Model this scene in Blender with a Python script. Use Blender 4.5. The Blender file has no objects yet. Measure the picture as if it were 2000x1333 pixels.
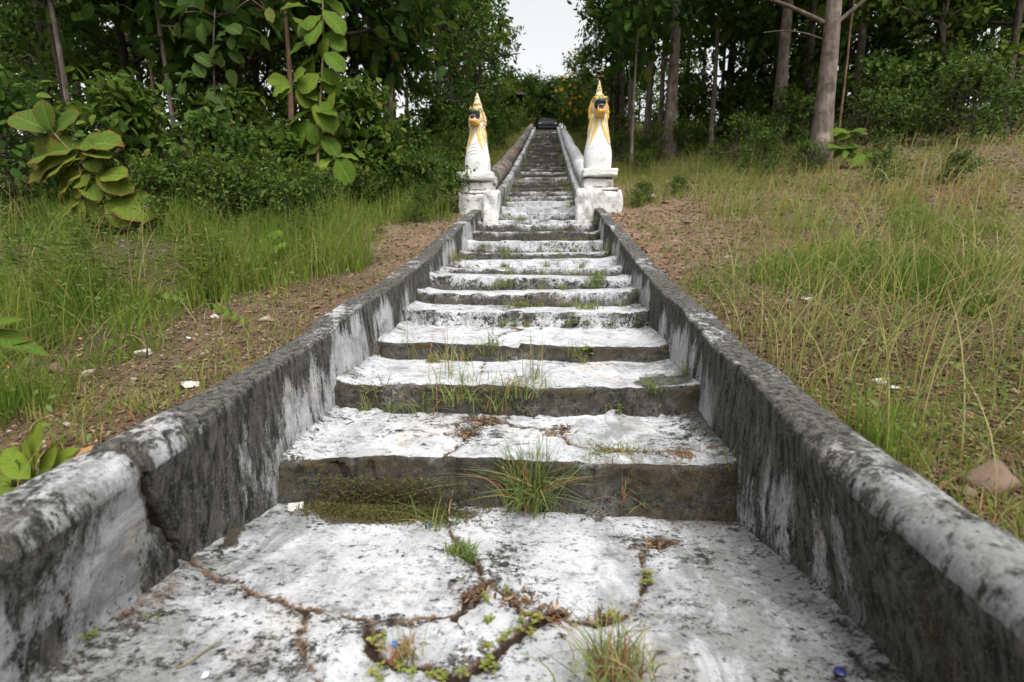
import bpy, math, random
import numpy as np
from mathutils import Vector, Matrix
PI = math.pi
SC = bpy.context.scene
COL = SC.collection

# ------------------------------------------------------------------ camera
FPX, EYE, PITCH, YAW, CX = 950.0, 1.10, math.radians(9.0), math.radians(4.1), 0.19
cam_d = bpy.data.cameras.new("camera"); cam = bpy.data.objects.new("camera", cam_d); COL.objects.link(cam)
cam.location = (CX, 0, EYE)
cam.rotation_euler = (PI / 2 - PITCH, 0, YAW)
cam_d.sensor_width = 36.0; cam_d.lens = 36.0 * FPX / 2000.0
cam_d.clip_start = 0.03; cam_d.clip_end = 1000
cam_d.dof.use_dof = True; cam_d.dof.focus_distance = 3.6; cam_d.dof.aperture_fstop = 2.0
SC.camera = cam

# ------------------------------------------------------------------ sky, sun, exposure
SUN_EL, SUN_AZ = math.radians(62), math.radians(150)
w = bpy.data.worlds.new("World"); SC.world = w; w.use_nodes = True
nt = w.node_tree; nt.nodes.clear()
sky = nt.nodes.new("ShaderNodeTexSky"); sky.sky_type = 'NISHITA'; sky.sun_disc = False
sky.sun_elevation = SUN_EL; sky.sun_rotation = SUN_AZ
sky.air_density = 1.0; sky.dust_density = 6.0; sky.ozone_density = 1.0
hs = nt.nodes.new("ShaderNodeHueSaturation"); hs.inputs['Saturation'].default_value = 0.09
bg = nt.nodes.new("ShaderNodeBackground"); bg.inputs['Strength'].default_value = 0.15
wo = nt.nodes.new("ShaderNodeOutputWorld")
nt.links.new(sky.outputs[0], hs.inputs['Color']); nt.links.new(hs.outputs[0], bg.inputs[0]); nt.links.new(bg.outputs[0], wo.inputs[0])
sd = bpy.data.lights.new("sun", 'SUN'); so = bpy.data.objects.new("sun", sd); COL.objects.link(so)
sd.energy = 0.8; sd.angle = math.radians(25); sd.color = (1.0, 0.97, 0.92)
sdir = Vector((math.sin(SUN_AZ) * math.cos(SUN_EL), math.cos(SUN_AZ) * math.cos(SUN_EL), math.sin(SUN_EL)))
so.rotation_euler = sdir.to_track_quat('Z', 'Y').to_euler()
SC.view_settings.view_transform = 'Standard'; SC.view_settings.look = 'None'
SC.view_settings.exposure = 1.15; SC.view_settings.gamma = 1.0
SC.render.engine = 'CYCLES'
cy = SC.cycles
cy.use_denoising = True; cy.max_bounces = 5; cy.diffuse_bounces = 3; cy.glossy_bounces = 2
cy.transmission_bounces = 3; cy.transparent_max_bounces = 4; cy.caustics_reflective = False; cy.caustics_refractive = False
cy.use_adaptive_sampling = True; cy.adaptive_threshold = 0.015

# ------------------------------------------------------------------ numeric helpers
RNG = np.random.default_rng(7)
def sstep(a, b, x):
    t = np.clip((np.asarray(x, float) - a) / (b - a), 0, 1); return t * t * (3 - 2 * t)
def _hash(ix, iy, iz, seed):
    n = (ix.astype(np.uint32) * np.uint32(374761393) + iy.astype(np.uint32) * np.uint32(668265263)
         + iz.astype(np.uint32) * np.uint32(2147483647 - 58) + np.uint32(seed * 7919 + 13))
    n = (n ^ (n >> np.uint32(13))) * np.uint32(1274126177)
    n = n ^ (n >> np.uint32(16))
    return (n & np.uint32(0xffff)).astype(float) / 65535.0
def vnoise(P, seed=0):
    P = np.asarray(P, float); i = np.floor(P).astype(np.int64) & 0xffff; f = P - np.floor(P); u = f * f * (3 - 2 * f)
    r = 0
    for dx in (0, 1):
        wx = u[:, 0] if dx else 1 - u[:, 0]
        for dy in (0, 1):
            wy = u[:, 1] if dy else 1 - u[:, 1]
            for dz in (0, 1):
                wz = u[:, 2] if dz else 1 - u[:, 2]
                r = r + wx * wy * wz * _hash(i[:, 0] + dx, i[:, 1] + dy, i[:, 2] + dz, seed)
    return r
def fbm(P, scale=1.0, oct=4, seed=0):
    P = np.asarray(P, float) * scale; r = 0; a = 0.5; s = 0
    for o in range(oct):
        r = r + a * vnoise(P + 17.3 * o, seed + o); s += a; a *= 0.55; P = P * 2.03
    return r / s
def xyz(x, y, z=0): 
    x, y, z = np.broadcast_arrays(np.asarray(x, float), np.asarray(y, float), np.asarray(z, float)); return np.stack([x.ravel(), y.ravel(), z.ravel()], 1)
def polydist(P, poly):
    """distance of 2-D points to a polyline with a width per vertex -> d - w"""
    best = np.full(len(P), 9.0)
    for (a, b) in zip(poly[:-1], poly[1:]):
        A = np.array(a[:2]); B = np.array(b[:2]); d = B - A; L = max(d @ d, 1e-9)
        t = np.clip(((P - A) @ d) / L, 0, 1); q = A + t[:, None] * d
        dd = np.hypot(P[:, 0] - q[:, 0], P[:, 1] - q[:, 1]) - (a[2] + (b[2] - a[2]) * t)
        best = np.minimum(best, dd)
    return best

# ------------------------------------------------------------------ object helpers
def mesh_np(name, V, F, attrs=None, smooth=False):
    """V (n,3); F list of (m,k) index arrays"""
    if not isinstance(F, (list, tuple)): F = [F]
    F = [np.asarray(f, np.int32) for f in F if len(f)]
    me = bpy.data.meshes.new(name)
    me.vertices.add(len(V)); me.vertices.foreach_set("co", np.ascontiguousarray(V, np.float32).ravel())
    loops = np.concatenate([f.ravel() for f in F]); tot = np.concatenate([np.full(len(f), f.shape[1], np.int32) for f in F])
    st = np.concatenate([[0], np.cumsum(tot)[:-1]]).astype(np.int32)
    me.loops.add(len(loops)); me.loops.foreach_set("vertex_index", loops)
    me.polygons.add(len(tot)); me.polygons.foreach_set("loop_start", st); me.polygons.foreach_set("loop_total", tot)
    if smooth: me.polygons.foreach_set("use_smooth", np.ones(len(tot), bool))
    me.update(calc_edges=True); me.validate()
    for k, a in (attrs or {}).items():
        at = me.attributes.new(k, 'FLOAT', 'POINT'); at.data.foreach_set("value", np.ascontiguousarray(a, np.float32))
    return me
def tag(o, label=None, cat=None, group=None, kind=None):
    if label: o["label"] = label
    if cat: o["category"] = cat
    if group: o["group"] = group
    if kind: o["kind"] = kind
    return o
def obj(name, me, m, parent=None, smooth=None):
    o = bpy.data.objects.new(name, me); COL.objects.link(o)
    if m:
        for mm in (m if isinstance(m, (list, tuple)) else [m]): me.materials.append(mm)
    if parent: o.parent = parent
    return o
def thing(name, label, cat, loc=(0, 0, 0), rotz=0, group=None):
    o = bpy.data.objects.new(name, None); COL.objects.link(o); o.empty_display_size = 0.1
    o.location = loc; o.rotation_euler = (0, 0, rotz); return tag(o, label, cat, group)
KIDS = {}
def part(name, me, m, parent):
    o = obj(name, me, m, parent); KIDS.setdefault(parent.name, []).append(o); return o
def dup(root, loc, rotz=0, scale=1.0, label=None, group=None, tilt=(0, 0)):
    r = root.copy(); COL.objects.link(r); r.location = loc; r.rotation_euler = (tilt[0], tilt[1], rotz)
    r.scale = (scale,) * 3 if not isinstance(scale, (tuple, list)) else scale
    if label: r["label"] = label
    if group: r["group"] = group
    for ch in KIDS.get(root.name, []):
        c = ch.copy(); COL.objects.link(c); c.parent = r
    return r
class MB:
    """collects numpy pieces into one mesh"""
    def __init__(s): s.V = []; s.F = {}; s.n = 0; s.A = []
    def add(s, V, *Fs, a=0.0):
        V = np.asarray(V, float); s.V.append(V)
        for f in Fs:
            f = np.asarray(f, np.int64)
            if len(f): s.F.setdefault(f.shape[1], []).append(f + s.n)
        s.A.append(np.full(len(V), a) if np.isscalar(a) else np.asarray(a, float)); s.n += len(V); return s
    def mesh(s, name, smooth=False):
        return mesh_np(name, np.concatenate(s.V), [np.concatenate(v) for v in s.F.values()], {'tint': np.concatenate(s.A)}, smooth)
def grid_faces(nu, nv, wrap=False):
    i = np.arange(nu - 1)[:, None]; j = np.arange(nv if wrap else nv - 1)[None, :]; j2 = (j + 1) % nv
    return np.stack([(i * nv + j).ravel(), (i * nv + j2).ravel(), ((i + 1) * nv + j2).ravel(), ((i + 1) * nv + j).ravel()], 1)
def tube(P, R, n=8, cap=True):
    P = np.asarray(P, float); R = np.broadcast_to(np.asarray(R, float), (len(P),))
    T = np.gradient(P, axis=0); T /= np.linalg.norm(T, axis=1)[:, None] + 1e-9
    ref = np.array([1.0, 0, 0]) if abs(T[0, 0]) < 0.8 else np.array([0, 1.0, 0])
    U = np.cross(T, ref); U /= np.linalg.norm(U, axis=1)[:, None] + 1e-9; W = np.cross(T, U)
    a = np.linspace(0, 2 * PI, n, endpoint=False)
    V = P[:, None] + R[:, None, None] * (np.cos(a)[None, :, None] * U[:, None] + np.sin(a)[None, :, None] * W[:, None])
    return V.reshape(-1, 3), grid_faces(len(P), n, True)
def loft(secs, n=24, axis='z'):
    """secs: (t, hx, hy, cx, cy, power) superellipse sections along an axis; closed ends"""
    a = np.linspace(0, 2 * PI, n, endpoint=False); V = []
    for (t, hx, hy, cx, cy, p) in secs:
        c, s = np.cos(a), np.sin(a); e = 2.0 / p
        x = cx + hx * np.sign(c) * np.abs(c) ** e; y = cy + hy * np.sign(s) * np.abs(s) ** e
        V.append(np.stack([x, y, np.full(n, t)], 1))
    V = np.concatenate(V); m = len(secs)
    F = grid_faces(m, n, True)
    b = len(V); V = np.concatenate([V, [V[:n].mean(0)], [V[-n:].mean(0)]])
    j = np.arange(n); j2 = (j + 1) % n
    T = np.concatenate([np.stack([np.full(n, b), j2, j], 1), np.stack([np.full(n, b + 1), (m - 1) * n + j, (m - 1) * n + j2], 1)])
    if axis == 'y': V = np.stack([V[:, 0], -V[:, 2], V[:, 1]], 1)      # grows towards -Y, section in X,Z
    return V, F, T
def rbox(c, s, bev=0.01, sub=6, rough=0.0, seed=0):
    """bevelled, slightly irregular box as a lofted superellipse-free grid box"""
    import bmesh
    bm = bmesh.new(); bmesh.ops.create_cube(bm, size=1.0)
    bmesh.ops.scale(bm, vec=s, verts=bm.verts)
    if bev: bmesh.ops.bevel(bm, geom=bm.edges[:], offset=bev, segments=2, affect='EDGES', profile=0.6)
    if sub: bmesh.ops.subdivide_edges(bm, edges=[e for e in bm.edges if e.calc_length() > 0.08], cuts=sub, use_grid_fill=True)
    V = np.array([v.co[:] for v in bm.verts])
    F3 = [[v.index for v in f.verts] for f in bm.faces if len(f.verts) == 3]; F4 = [[v.index for v in f.verts] for f in bm.faces if len(f.verts) == 4]
    FN = [[v.index for v in f.verts] for f in bm.faces if len(f.verts) > 4]
    for f in FN:
        for k in range(1, len(f) - 1): F3.append([f[0], f[k], f[k + 1]])
    bm.free()
    if rough: 
        for ax in range(3): V[:, ax] += rough * (fbm(V + np.array(c) + ax * 5.1, 7, 3, seed) - 0.5) * 2
    V = V + np.array(c)
    return V, np.array(F4 or np.zeros((0, 4), int)), np.array(F3 or np.zeros((0, 3), int))

# ------------------------------------------------------------------ materials
class NT:
    def __init__(s, name):
        s.m = bpy.data.materials.new(name); s.m.use_nodes = True; s.t = s.m.node_tree; s.t.nodes.clear()
        s.out = s.N("ShaderNodeOutputMaterial")
    def N(s, t, **kw):
        n = s.t.nodes.new(t)
        for k, v in kw.items():
            if hasattr(n, k) and k not in n.inputs: setattr(n, k, v)
        return n
    def L(s, a, b): s.t.links.new(a, b)
    def set(s, sock, v):
        if hasattr(v, 'is_linked') or isinstance(v, bpy.types.NodeSocket): s.L(v, sock)
        else: sock.default_value = v
    def coord(s, scale=(1, 1, 1), kind='Object'):
        c = s.N("ShaderNodeTexCoord"); mp = s.N("ShaderNodeMapping"); mp.inputs['Scale'].default_value = scale
        s.L(c.outputs[kind], mp.inputs['Vector']); return mp.outputs[0]
    def noise(s, vec, scale, detail=6, rough=0.6, dist=0.0):
        n = s.N("ShaderNodeTexNoise"); s.L(vec, n.inputs['Vector'])
        n.inputs['Scale'].default_value = scale; n.inputs['Detail'].default_value = detail; n.inputs['Roughness'].default_value = rough
        n.inputs['Distortion'].default_value = dist; return n.outputs['Fac']
    def math(s, op, a, b=0.0, c=0.0, clamp=False):
        n = s.N("ShaderNodeMath"); n.operation = op; n.use_clamp = clamp
        s.set(n.inputs[0], a); s.set(n.inputs[1], b); s.set(n.inputs[2], c); return n.outputs[0]
    def rng(s, v, a, b, c=0.0, d=1.0):
        n = s.N("ShaderNodeMapRange"); n.clamp = True; s.set(n.inputs[0], v)
        for k, q in enumerate((a, b, c, d)): n.inputs[k + 1].default_value = q
        return n.outputs[0]
    def mix(s, f, a, b):
        n = s.N("ShaderNodeMix"); n.data_type = 'RGBA'
        s.set(n.inputs[0], f)
        for k, q in ((6, a), (7, b)):
            if isinstance(q, tuple): n.inputs[k].default_value = (*q, 1.0)
            else: s.L(q, n.inputs[k])
        return n.outputs[2]
    def attr(s, name):
        n = s.N("ShaderNodeAttribute"); n.attribute_name = name; return n.outputs['Fac']
    def ramp(s, v, stops):
        n = s.N("ShaderNodeValToRGB"); cr = n.color_ramp
        while len(cr.elements) < len(stops): cr.elements.new(0.5)
        for e, (p, c) in zip(cr.elements, stops): e.position = p; e.color = (*c, 1)
        s.L(v, n.inputs[0]); return n.outputs[0]
    def bump(s, h, strength=0.3, dist=0.02):
        b = s.N("ShaderNodeBump"); b.inputs['Strength'].default_value = strength; b.inputs['Distance'].default_value = dist
        s.L(h, b.inputs['Height']); return b.outputs[0]
    def pbr(s, col, rough=0.8, spec=0.3, normal=None, link=True):
        p = s.N("ShaderNodeBsdfPrincipled")
        if isinstance(col, tuple): p.inputs['Base Color'].default_value = (*col, 1)
        else: s.L(col, p.inputs['Base Color'])
        s.set(p.inputs['Roughness'], rough); p.inputs['Specular IOR Level'].default_value = spec
        if normal: s.L(normal, p.inputs['Normal'])
        if link: s.L(p.outputs[0], s.out.inputs[0])
        return p.outputs[0]

def concrete(name, stretch=(1, 1, 1), white=(0.47, 0.477, 0.49), bias=0.0, fine=1.0, mossy=((0.032, 0.025, 0.016), (0.075, 0.050, 0.012))):
    k = NT(name); v = k.coord(stretch); vi = k.coord()
    n1 = k.rng(k.noise(v, 2.3, 9, 0.62, 0.4), .33, .67); n2 = k.rng(k.noise(v, 11, 8, 0.7, 0.3), .36, .64); n3 = k.rng(k.noise(vi, 70, 6, 0.75), .37, .63); n4 = k.noise(vi, 260, 3, 0.7)
    nm = k.rng(k.noise(v, 27, 9, 0.74, 0.4), .37, .63)
    s = k.math('ADD', k.math('MULTIPLY', n1, 0.30), k.math('MULTIPLY', n2, 0.28)); s = k.math('ADD', s, k.math('MULTIPLY', nm, 0.24 * fine))
    s = k.math('ADD', s, k.math('MULTIPLY', n3, 0.18 * fine)); s = k.math('ADD', s, k.math('MULTIPLY', k.attr('white_bias'), 0.46))
    s = k.math('ADD', s, bias + .21 * (1 - fine))
    wmask = k.rng(s, 0.45, 0.60)
    n5 = k.noise(v, 26, 10, 0.78, 0.2); n6 = k.noise(v, 5.5, 8, 0.72, 0.6)
    dark = k.mix(k.rng(nm, 0.15, 0.95), (0.016, 0.016, 0.015), (0.105, 0.100, 0.088))
    dark = k.mix(k.math('MULTIPLY', k.rng(n3, 0.66, 0.95), .35), dark, (0.25, 0.245, 0.23))
    wcol = k.mix(k.rng(k.noise(vi, 4.5, 6, 0.65), 0.40, 0.64), white, tuple(.70 * a for a in white))
    wcol = k.mix(k.math('MULTIPLY', k.rng(k.noise(vi, 2.7, 4, 0.55, 0.5), 0.58, 0.74), .7), wcol, (0.44, 0.375, 0.30))
    gm = k.math('ADD', k.math('MULTIPLY', n5, .62), k.math('MULTIPLY', n6, .50)); gm = k.math('SUBTRACT', gm, k.math('MULTIPLY', k.attr('white_bias'), .03))
    wcol = k.mix(k.math('MULTIPLY', k.rng(gm, 0.565, 0.66), 0.85), wcol, (0.105, 0.100, 0.090))
    wcol = k.mix(k.math('MULTIPLY', k.rng(n4, 0.56, 0.68), 0.55), wcol, (0.16, 0.155, 0.145))
    gy = k.rng(k.math('ADD', k.attr('grey'), k.math('MULTIPLY', k.math('SUBTRACT', k.rng(k.noise(k.coord((1, .6, 1)), 7, 8, .68, .8), .35, .65), .5), .9)), .25, .75)
    wcol = k.mix(k.math('MULTIPLY', gy, .85), wcol, k.mix(k.rng(nm, .1, .9), (0.115, 0.115, 0.112), (0.205, 0.205, 0.20)))
    col = k.mix(wmask, dark, wcol)
    sp = k.math('ADD', k.math('MULTIPLY', k.attr('speck'), 0.5), k.math('MULTIPLY', n3, 0.22)); sp = k.math('ADD', sp, k.math('MULTIPLY', n4, 0.45))
    col = k.mix(k.rng(sp, 0.78, 0.92), col, (0.50, 0.46, 0.40))
    ms = k.math('ADD', k.attr('moss'), k.math('MULTIPLY', k.math('SUBTRACT', n2, 0.5), 0.55)); ms = k.math('ADD', ms, k.math('MULTIPLY', k.math('SUBTRACT', nm, 0.5), 0.75)); ms = k.math('ADD', ms, k.math('MULTIPLY', k.math('SUBTRACT', n3, 0.5), 0.5))
    mcol = k.mix(k.rng(k.noise(vi, 9, 4), 0.45, 0.68), *mossy)
    mcol = k.mix(k.rng(n3, 0.35, 0.85), mcol, (0.020, 0.017, 0.011)); mcol = k.mix(k.rng(n4, 0.56, 0.68), mcol, (0.13, 0.115, 0.085))
    col = k.mix(k.math('MULTIPLY', k.rng(ms, 0.44, 0.66), 0.94), col, mcol)
    ss = k.math('ADD', k.attr('soil'), k.math('MULTIPLY', k.math('SUBTRACT', n3, 0.5), 0.55))
    scol = k.mix(k.rng(n3, 0.38, 0.64), (0.035, 0.024, 0.016), (0.14, 0.088, 0.055)); scol = k.mix(k.rng(n4, .58, .68), scol, (.28, .21, .15))
    col = k.mix(k.rng(ss, 0.35, 0.6), col, scol)
    col = k.mix(k.math('MULTIPLY', k.rng(k.attr('crack'), .3, .8), .9), col, (0.020, 0.014, 0.009))
    h = k.math('ADD', k.math('MULTIPLY', n2, 0.5), k.math('MULTIPLY', n3, 0.35)); h = k.math('ADD', h, k.math('MULTIPLY', n4, 0.18))
    k.pbr(col, 0.92, 0.15, k.bump(h, 0.55, 0.016)); return k.m
M_STEP = concrete("weathered_step_concrete", (1, 1.5, 1))
M_WALL = concrete("weathered_wall_concrete", (1.3, 1.3, 0.26), (0.41, 0.415, 0.425), -0.03, .48)
M_RAIL = concrete("mossy_serpent_concrete", (1, 1, 1), (0.52, 0.52, 0.52), 0.0, 1.0, ((0.115, 0.062, 0.034), (0.135, 0.085, 0.026)))
M_RAILW = concrete("whitewashed_serpent_concrete", (1, 1, 1), (0.64, 0.64, 0.65))

def soil_mat():
    k = NT("red_soil"); v = k.coord()
    n1 = k.noise(v, 0.7, 6, 0.6); n2 = k.noise(v, 6, 8, 0.7); n3 = k.noise(v, 45, 6, 0.7); n4 = k.noise(v, 180, 3, 0.7)
    red = k.mix(k.rng(n2, 0.35, 0.65), (0.145, 0.085, 0.055), (0.27, 0.185, 0.13))
    drk = k.mix(k.rng(n2, 0.35, 0.65), (0.042, 0.030, 0.020), (0.105, 0.068, 0.043))
    c = k.mix(k.attr('red'), drk, red)
    c = k.mix(k.math('MULTIPLY', k.rng(n3, 0.55, 0.72), .7), c, (0.19, 0.14, 0.09))
    c = k.mix(k.rng(n4, 0.60, 0.70), c, (0.36, 0.30, 0.23)); c = k.mix(k.rng(n4, 0.42, 0.30), c, (0.03, 0.024, 0.018))
    c = k.mix(k.math('MULTIPLY', k.attr('green'), k.rng(n2, 0.3, 0.6)), c, (0.060, 0.070, 0.022))
    h = k.math('ADD', n2, k.math('MULTIPLY', n3, 0.6)); h = k.math('ADD', h, k.math('MULTIPLY', n4, 0.3))
    k.pbr(c, 0.95, 0.1, k.bump(h, 0.8, 0.04)); return k.m
M_SOIL = soil_mat()

def leaf_mat(name, stops, trans=0.35, rough=0.45, spec=0.35, edge=None, bump=True):
    k = NT(name); t = k.attr('tint'); v = k.coord()
    col = k.ramp(t, stops)
    n = k.noise(v, 9, 4, 0.6)
    col = k.mix(k.math('MULTIPLY', k.rng(n, 0.35, 0.7), 0.35), col, tuple(0.55 * a for a in stops[0][1]))
    if edge: 
        col = k.mix(k.rng(k.math('ADD', k.attr('edge'), k.math('MULTIPLY', k.math('SUBTRACT', k.noise(v, 14, 5, 0.7), 0.5), 1.3)), 0.72, 0.92), col, edge)
        rib = k.math('FRACT', k.math('SUBTRACT', k.math('MULTIPLY', k.attr('lv'), 9.0), k.math('MULTIPLY', k.attr('lu'), 2.2)))
        rib = k.math('MAXIMUM', k.rng(k.math('ABSOLUTE', k.math('SUBTRACT', rib, .5)), .10, .03), k.rng(k.attr('lu'), .09, .04))
        col = k.mix(k.math('MULTIPLY', rib, 0.32), col, (0.26, 0.31, 0.07))
        blot = k.noise(v, 26, 5, .7); col = k.mix(k.math('MULTIPLY', k.rng(blot, .60, .70), .7), col, (0.10, 0.065, 0.02))
    p = k.pbr(col, rough, spec, k.bump(k.noise(v, 60, 2), 0.15, 0.004) if bump else None, link=False)
    tr = k.N("ShaderNodeBsdfTranslucent"); k.L(col, tr.inputs[0])
    mx = k.N("ShaderNodeMixShader"); mx.inputs[0].default_value = trans
    k.L(p, mx.inputs[1]); k.L(tr.outputs[0], mx.inputs[2]); k.L(mx.outputs[0], k.out.inputs[0]); return k.m
M_FOREST = leaf_mat("forest_leaf", [(0, (0.022, 0.050, 0.010)), (0.45, (0.046, 0.095, 0.015)), (0.8, (0.092, 0.150, 0.021)), (0.96, (0.17, 0.17, 0.03)), (1, (0.22, 0.10, 0.03))], 0.42, 0.65, 0.12, bump=False)
M_FOREST2 = leaf_mat("mid_green_leaf", [(0, (0.038, 0.074, 0.012)), (0.45, (0.078, 0.132, 0.018)), (0.8, (0.130, 0.185, 0.026)), (0.96, (0.21, 0.20, 0.04)), (1, (0.26, 0.13, 0.03))], 0.45, 0.65, 0.12, bump=False)
M_BUSH = leaf_mat("undergrowth_leaf", [(0, (0.036, 0.070, 0.013)), (0.5, (0.072, 0.125, 0.020)), (0.9, (0.125, 0.175, 0.030)), (1, (0.18, 0.17, 0.05))], 0.4, 0.65, 0.12, bump=False)
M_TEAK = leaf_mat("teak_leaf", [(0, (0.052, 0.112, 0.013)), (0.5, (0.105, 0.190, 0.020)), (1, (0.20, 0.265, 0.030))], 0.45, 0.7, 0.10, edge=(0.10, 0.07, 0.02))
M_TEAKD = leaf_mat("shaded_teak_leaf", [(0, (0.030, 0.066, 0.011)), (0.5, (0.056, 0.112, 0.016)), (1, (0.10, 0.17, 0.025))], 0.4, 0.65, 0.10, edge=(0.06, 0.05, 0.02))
M_TEAKY = leaf_mat("yellowing_teak_leaf", [(0, (0.065, 0.125, 0.015)), (0.5, (0.150, 0.200, 0.022)), (1, (0.24, 0.215, 0.045))], 0.45, 0.7, 0.15, edge=(0.15, 0.075, 0.02))
M_YOUNG = leaf_mat("young_leaf", [(0, (0.075, 0.13, 0.03)), (0.5, (0.15, 0.20, 0.045)), (0.85, (0.26, 0.27, 0.05)), (1, (0.34, 0.20, 0.04))], 0.4, 0.5, 0.25, bump=False)
M_GRASS = leaf_mat("grass_blade", [(0, (0.080, 0.135, 0.017)), (0.4, (0.170, 0.245, 0.030)), (0.7, (0.29, 0.28, 0.080)), (0.85, (0.40, 0.34, 0.17)), (1, (0.30, 0.12, 0.06))], 0.5, 0.6, 0.2, bump=False)
M_TUFT = leaf_mat("stair_grass_blade", [(0, (0.075, 0.125, 0.028)), (0.4, (0.15, 0.205, 0.05)), (0.65, (0.26, 0.27, 0.09)), (0.82, (0.40, 0.30, 0.17)), (1, (0.38, 0.10, 0.07))], 0.35, 0.6, 0.2, bump=False)
M_LITTER = leaf_mat("dead_leaf", [(0, (0.055, 0.033, 0.019)), (0.5, (0.125, 0.073, 0.042)), (0.9, (0.30, 0.20, 0.12)), (1, (0.42, 0.20, 0.05))], 0.15, 0.8, 0.15, bump=False)
M_MOSS = leaf_mat("moss_tuft", [(0, (0.045, 0.060, 0.016)), (0.5, (0.085, 0.085, 0.025)), (1, (0.13, 0.075, 0.04))], 0.2, 0.9, 0.1, bump=False)
def plain(name, col, rough=0.6, spec=0.3, var=0.25, scale=8, dirt=0.0, dirtcol=(0.12, 0.10, 0.08), bump=0.2):
    k = NT(name); v = k.coord(); n = k.noise(v, scale, 7, 0.65); n2 = k.noise(v, scale * 7, 4, 0.7)
    c = k.mix(k.rng(n, 0.3, 0.7), tuple(a * (1 - var) for a in col), tuple(min(1, a * (1 + var * 0.4)) for a in col))
    if dirt: c = k.mix(k.math('MULTIPLY', k.rng(k.math('ADD', k.math('MULTIPLY', n, 0.7), k.math('MULTIPLY', n2, 0.3)), 0.60 - dirt * 0.20, 0.70 - dirt * 0.20), 0.85), c, dirtcol)
    k.pbr(c, rough, spec, k.bump(k.math('ADD', n, k.math('MULTIPLY', n2, 0.4)), bump, 0.01)); return k.m
def bark(name, lo, hi):
    k = NT(name); v = k.coord((1, 1, 0.22)); vi = k.coord()
    n = k.noise(v, 14, 8, 0.7, 0.3); n2 = k.noise(vi, 2.2, 5, 0.6); n3 = k.noise(v, 60, 4, 0.7)
    c = k.mix(k.rng(n, 0.35, 0.65), lo, hi); c = k.mix(k.rng(n2, 0.52, 0.68), c, tuple(a * 0.5 for a in lo)); c = k.mix(k.rng(n2, 0.42, 0.32), c, tuple(min(1, a * 1.35) for a in hi))
    k.pbr(c, 0.95, 0.1, k.bump(k.math('ADD', n, k.math('MULTIPLY', n3, 0.4)), 0.8, 0.03)); return k.m
M_BARK = bark("grey_bark", (0.082, 0.065, 0.052), (0.220, 0.18, 0.145))
M_BARKD = bark("dark_bark", (0.030, 0.024, 0.020), (0.085, 0.066, 0.052))
M_BARKL = bark("limb_bark", (0.075, 0.058, 0.045), (0.16, 0.125, 0.095))
M_BARKR = bark("reddish_bark", (0.13, 0.065, 0.04), (0.30, 0.19, 0.13))
M_PAINT = plain("whitewashed_plaster", (0.66, 0.655, 0.645), 0.8, 0.15, 0.12, 5, 0.35, (0.36, 0.33, 0.29), 0.45)
M_PLINTH = plain("chipped_whitewash", (0.58, 0.57, 0.55), 0.88, 0.12, 0.2, 5, 0.50, (0.17, 0.155, 0.135), 1.0)
M_PLINTHD = plain("broken_mortar_joint", (0.16, 0.13, 0.10), 0.95, 0.1, 0.5, 14, 0.6, (0.45, 0.42, 0.38), 0.9)
M_YEL = plain("ochre_yellow_paint", (0.64, 0.39, 0.07), 0.65, 0.25, 0.25, 12, 0.25, (0.62, 0.58, 0.48))
M_FLAKE = plain("faded_cream_and_ochre_paint", (0.62, 0.56, 0.44), 0.75, 0.2, 0.25, 22, 0.75, (0.55, 0.30, 0.05), 0.6)
M_PALE = plain("pale_grey_green_paint", (0.50, 0.53, 0.46), 0.7, 0.2, 0.2, 14, 0.3, (0.60, 0.40, 0.12))
M_GRN = plain("dark_green_paint", (0.012, 0.045, 0.026), 0.5, 0.4, 0.4, 14)
M_RED = plain("dark_red_paint", (0.26, 0.018, 0.022), 0.5, 0.3, 0.3, 14)
M_BLACK = plain("black_paint", (0.018, 0.016, 0.015), 0.7, 0.2, 0.3, 14)
M_STONE = plain("pale_stone", (0.27, 0.22, 0.175), 0.9, 0.2, 0.4, 6, 0.3, (0.18, 0.12, 0.085), 0.9)
M_STONEW = plain("whitish_stone", (0.46, 0.42, 0.37), 0.9, 0.2, 0.3, 6, 0.2, (0.28, 0.21, 0.16), 0.9)
M_STONER = plain("reddish_rock", (0.145, 0.098, 0.072), 0.9, 0.2, 0.4, 6, 0.3, (0.12, 0.08, 0.06), 0.9)

# ------------------------------------------------------------------ stair profile (metres; +Y climbs away from the camera, X=0 the stair's axis)
#  step number -> nosing Y, nosing Z, and Z of the foot of its riser
NY = [2.06, 2.68, 3.36, 4.05, 4.52, 4.97, 5.50, 6.02, 6.72, 7.50, 8.10, 8.70, 9.20]
NPX = [(1000, 910), (1004, 752), (1008, 676), (1012, 609), (1016, 573), (1020, 543), (1024, 527), (1028, 508), (1032, 494), (1036, 471), (1040, 453), (1044, 438), (1048, 430)]
BPX = [(1000, 992), (1004, 802), (1008, 704), (1012, 637), (1016, 597), (1020, 566)]
TH, YA = PITCH, YAW
_fw = np.array([-math.sin(YA) * math.cos(TH), math.cos(YA) * math.cos(TH), -math.sin(TH)]); _rt = np.array([math.cos(YA), math.sin(YA), 0]); _up = np.cross(_rt, _fw)
CAM = np.array([CX, 0, EYE])
def ray(px, py): return _fw + _rt * (px - 1000) / FPX + _up * (666.5 - py) / FPX
def at_y(px, py, Y): d = ray(px, py); return CAM + d * (Y / d[1])
def at_x(px, py, X): d = ray(px, py); return CAM + d * ((X - CAM[0]) / d[0])
NZ = [at_y(*p, y)[2] for p, y in zip(NPX, NY)]
BZ = [at_y(*p, y)[2] for p, y in zip(BPX, NY)]
BZ[0] = 0.0
for i in range(len(BZ), len(NZ)): BZ.append(NZ[i - 1] + 0.02)
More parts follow.
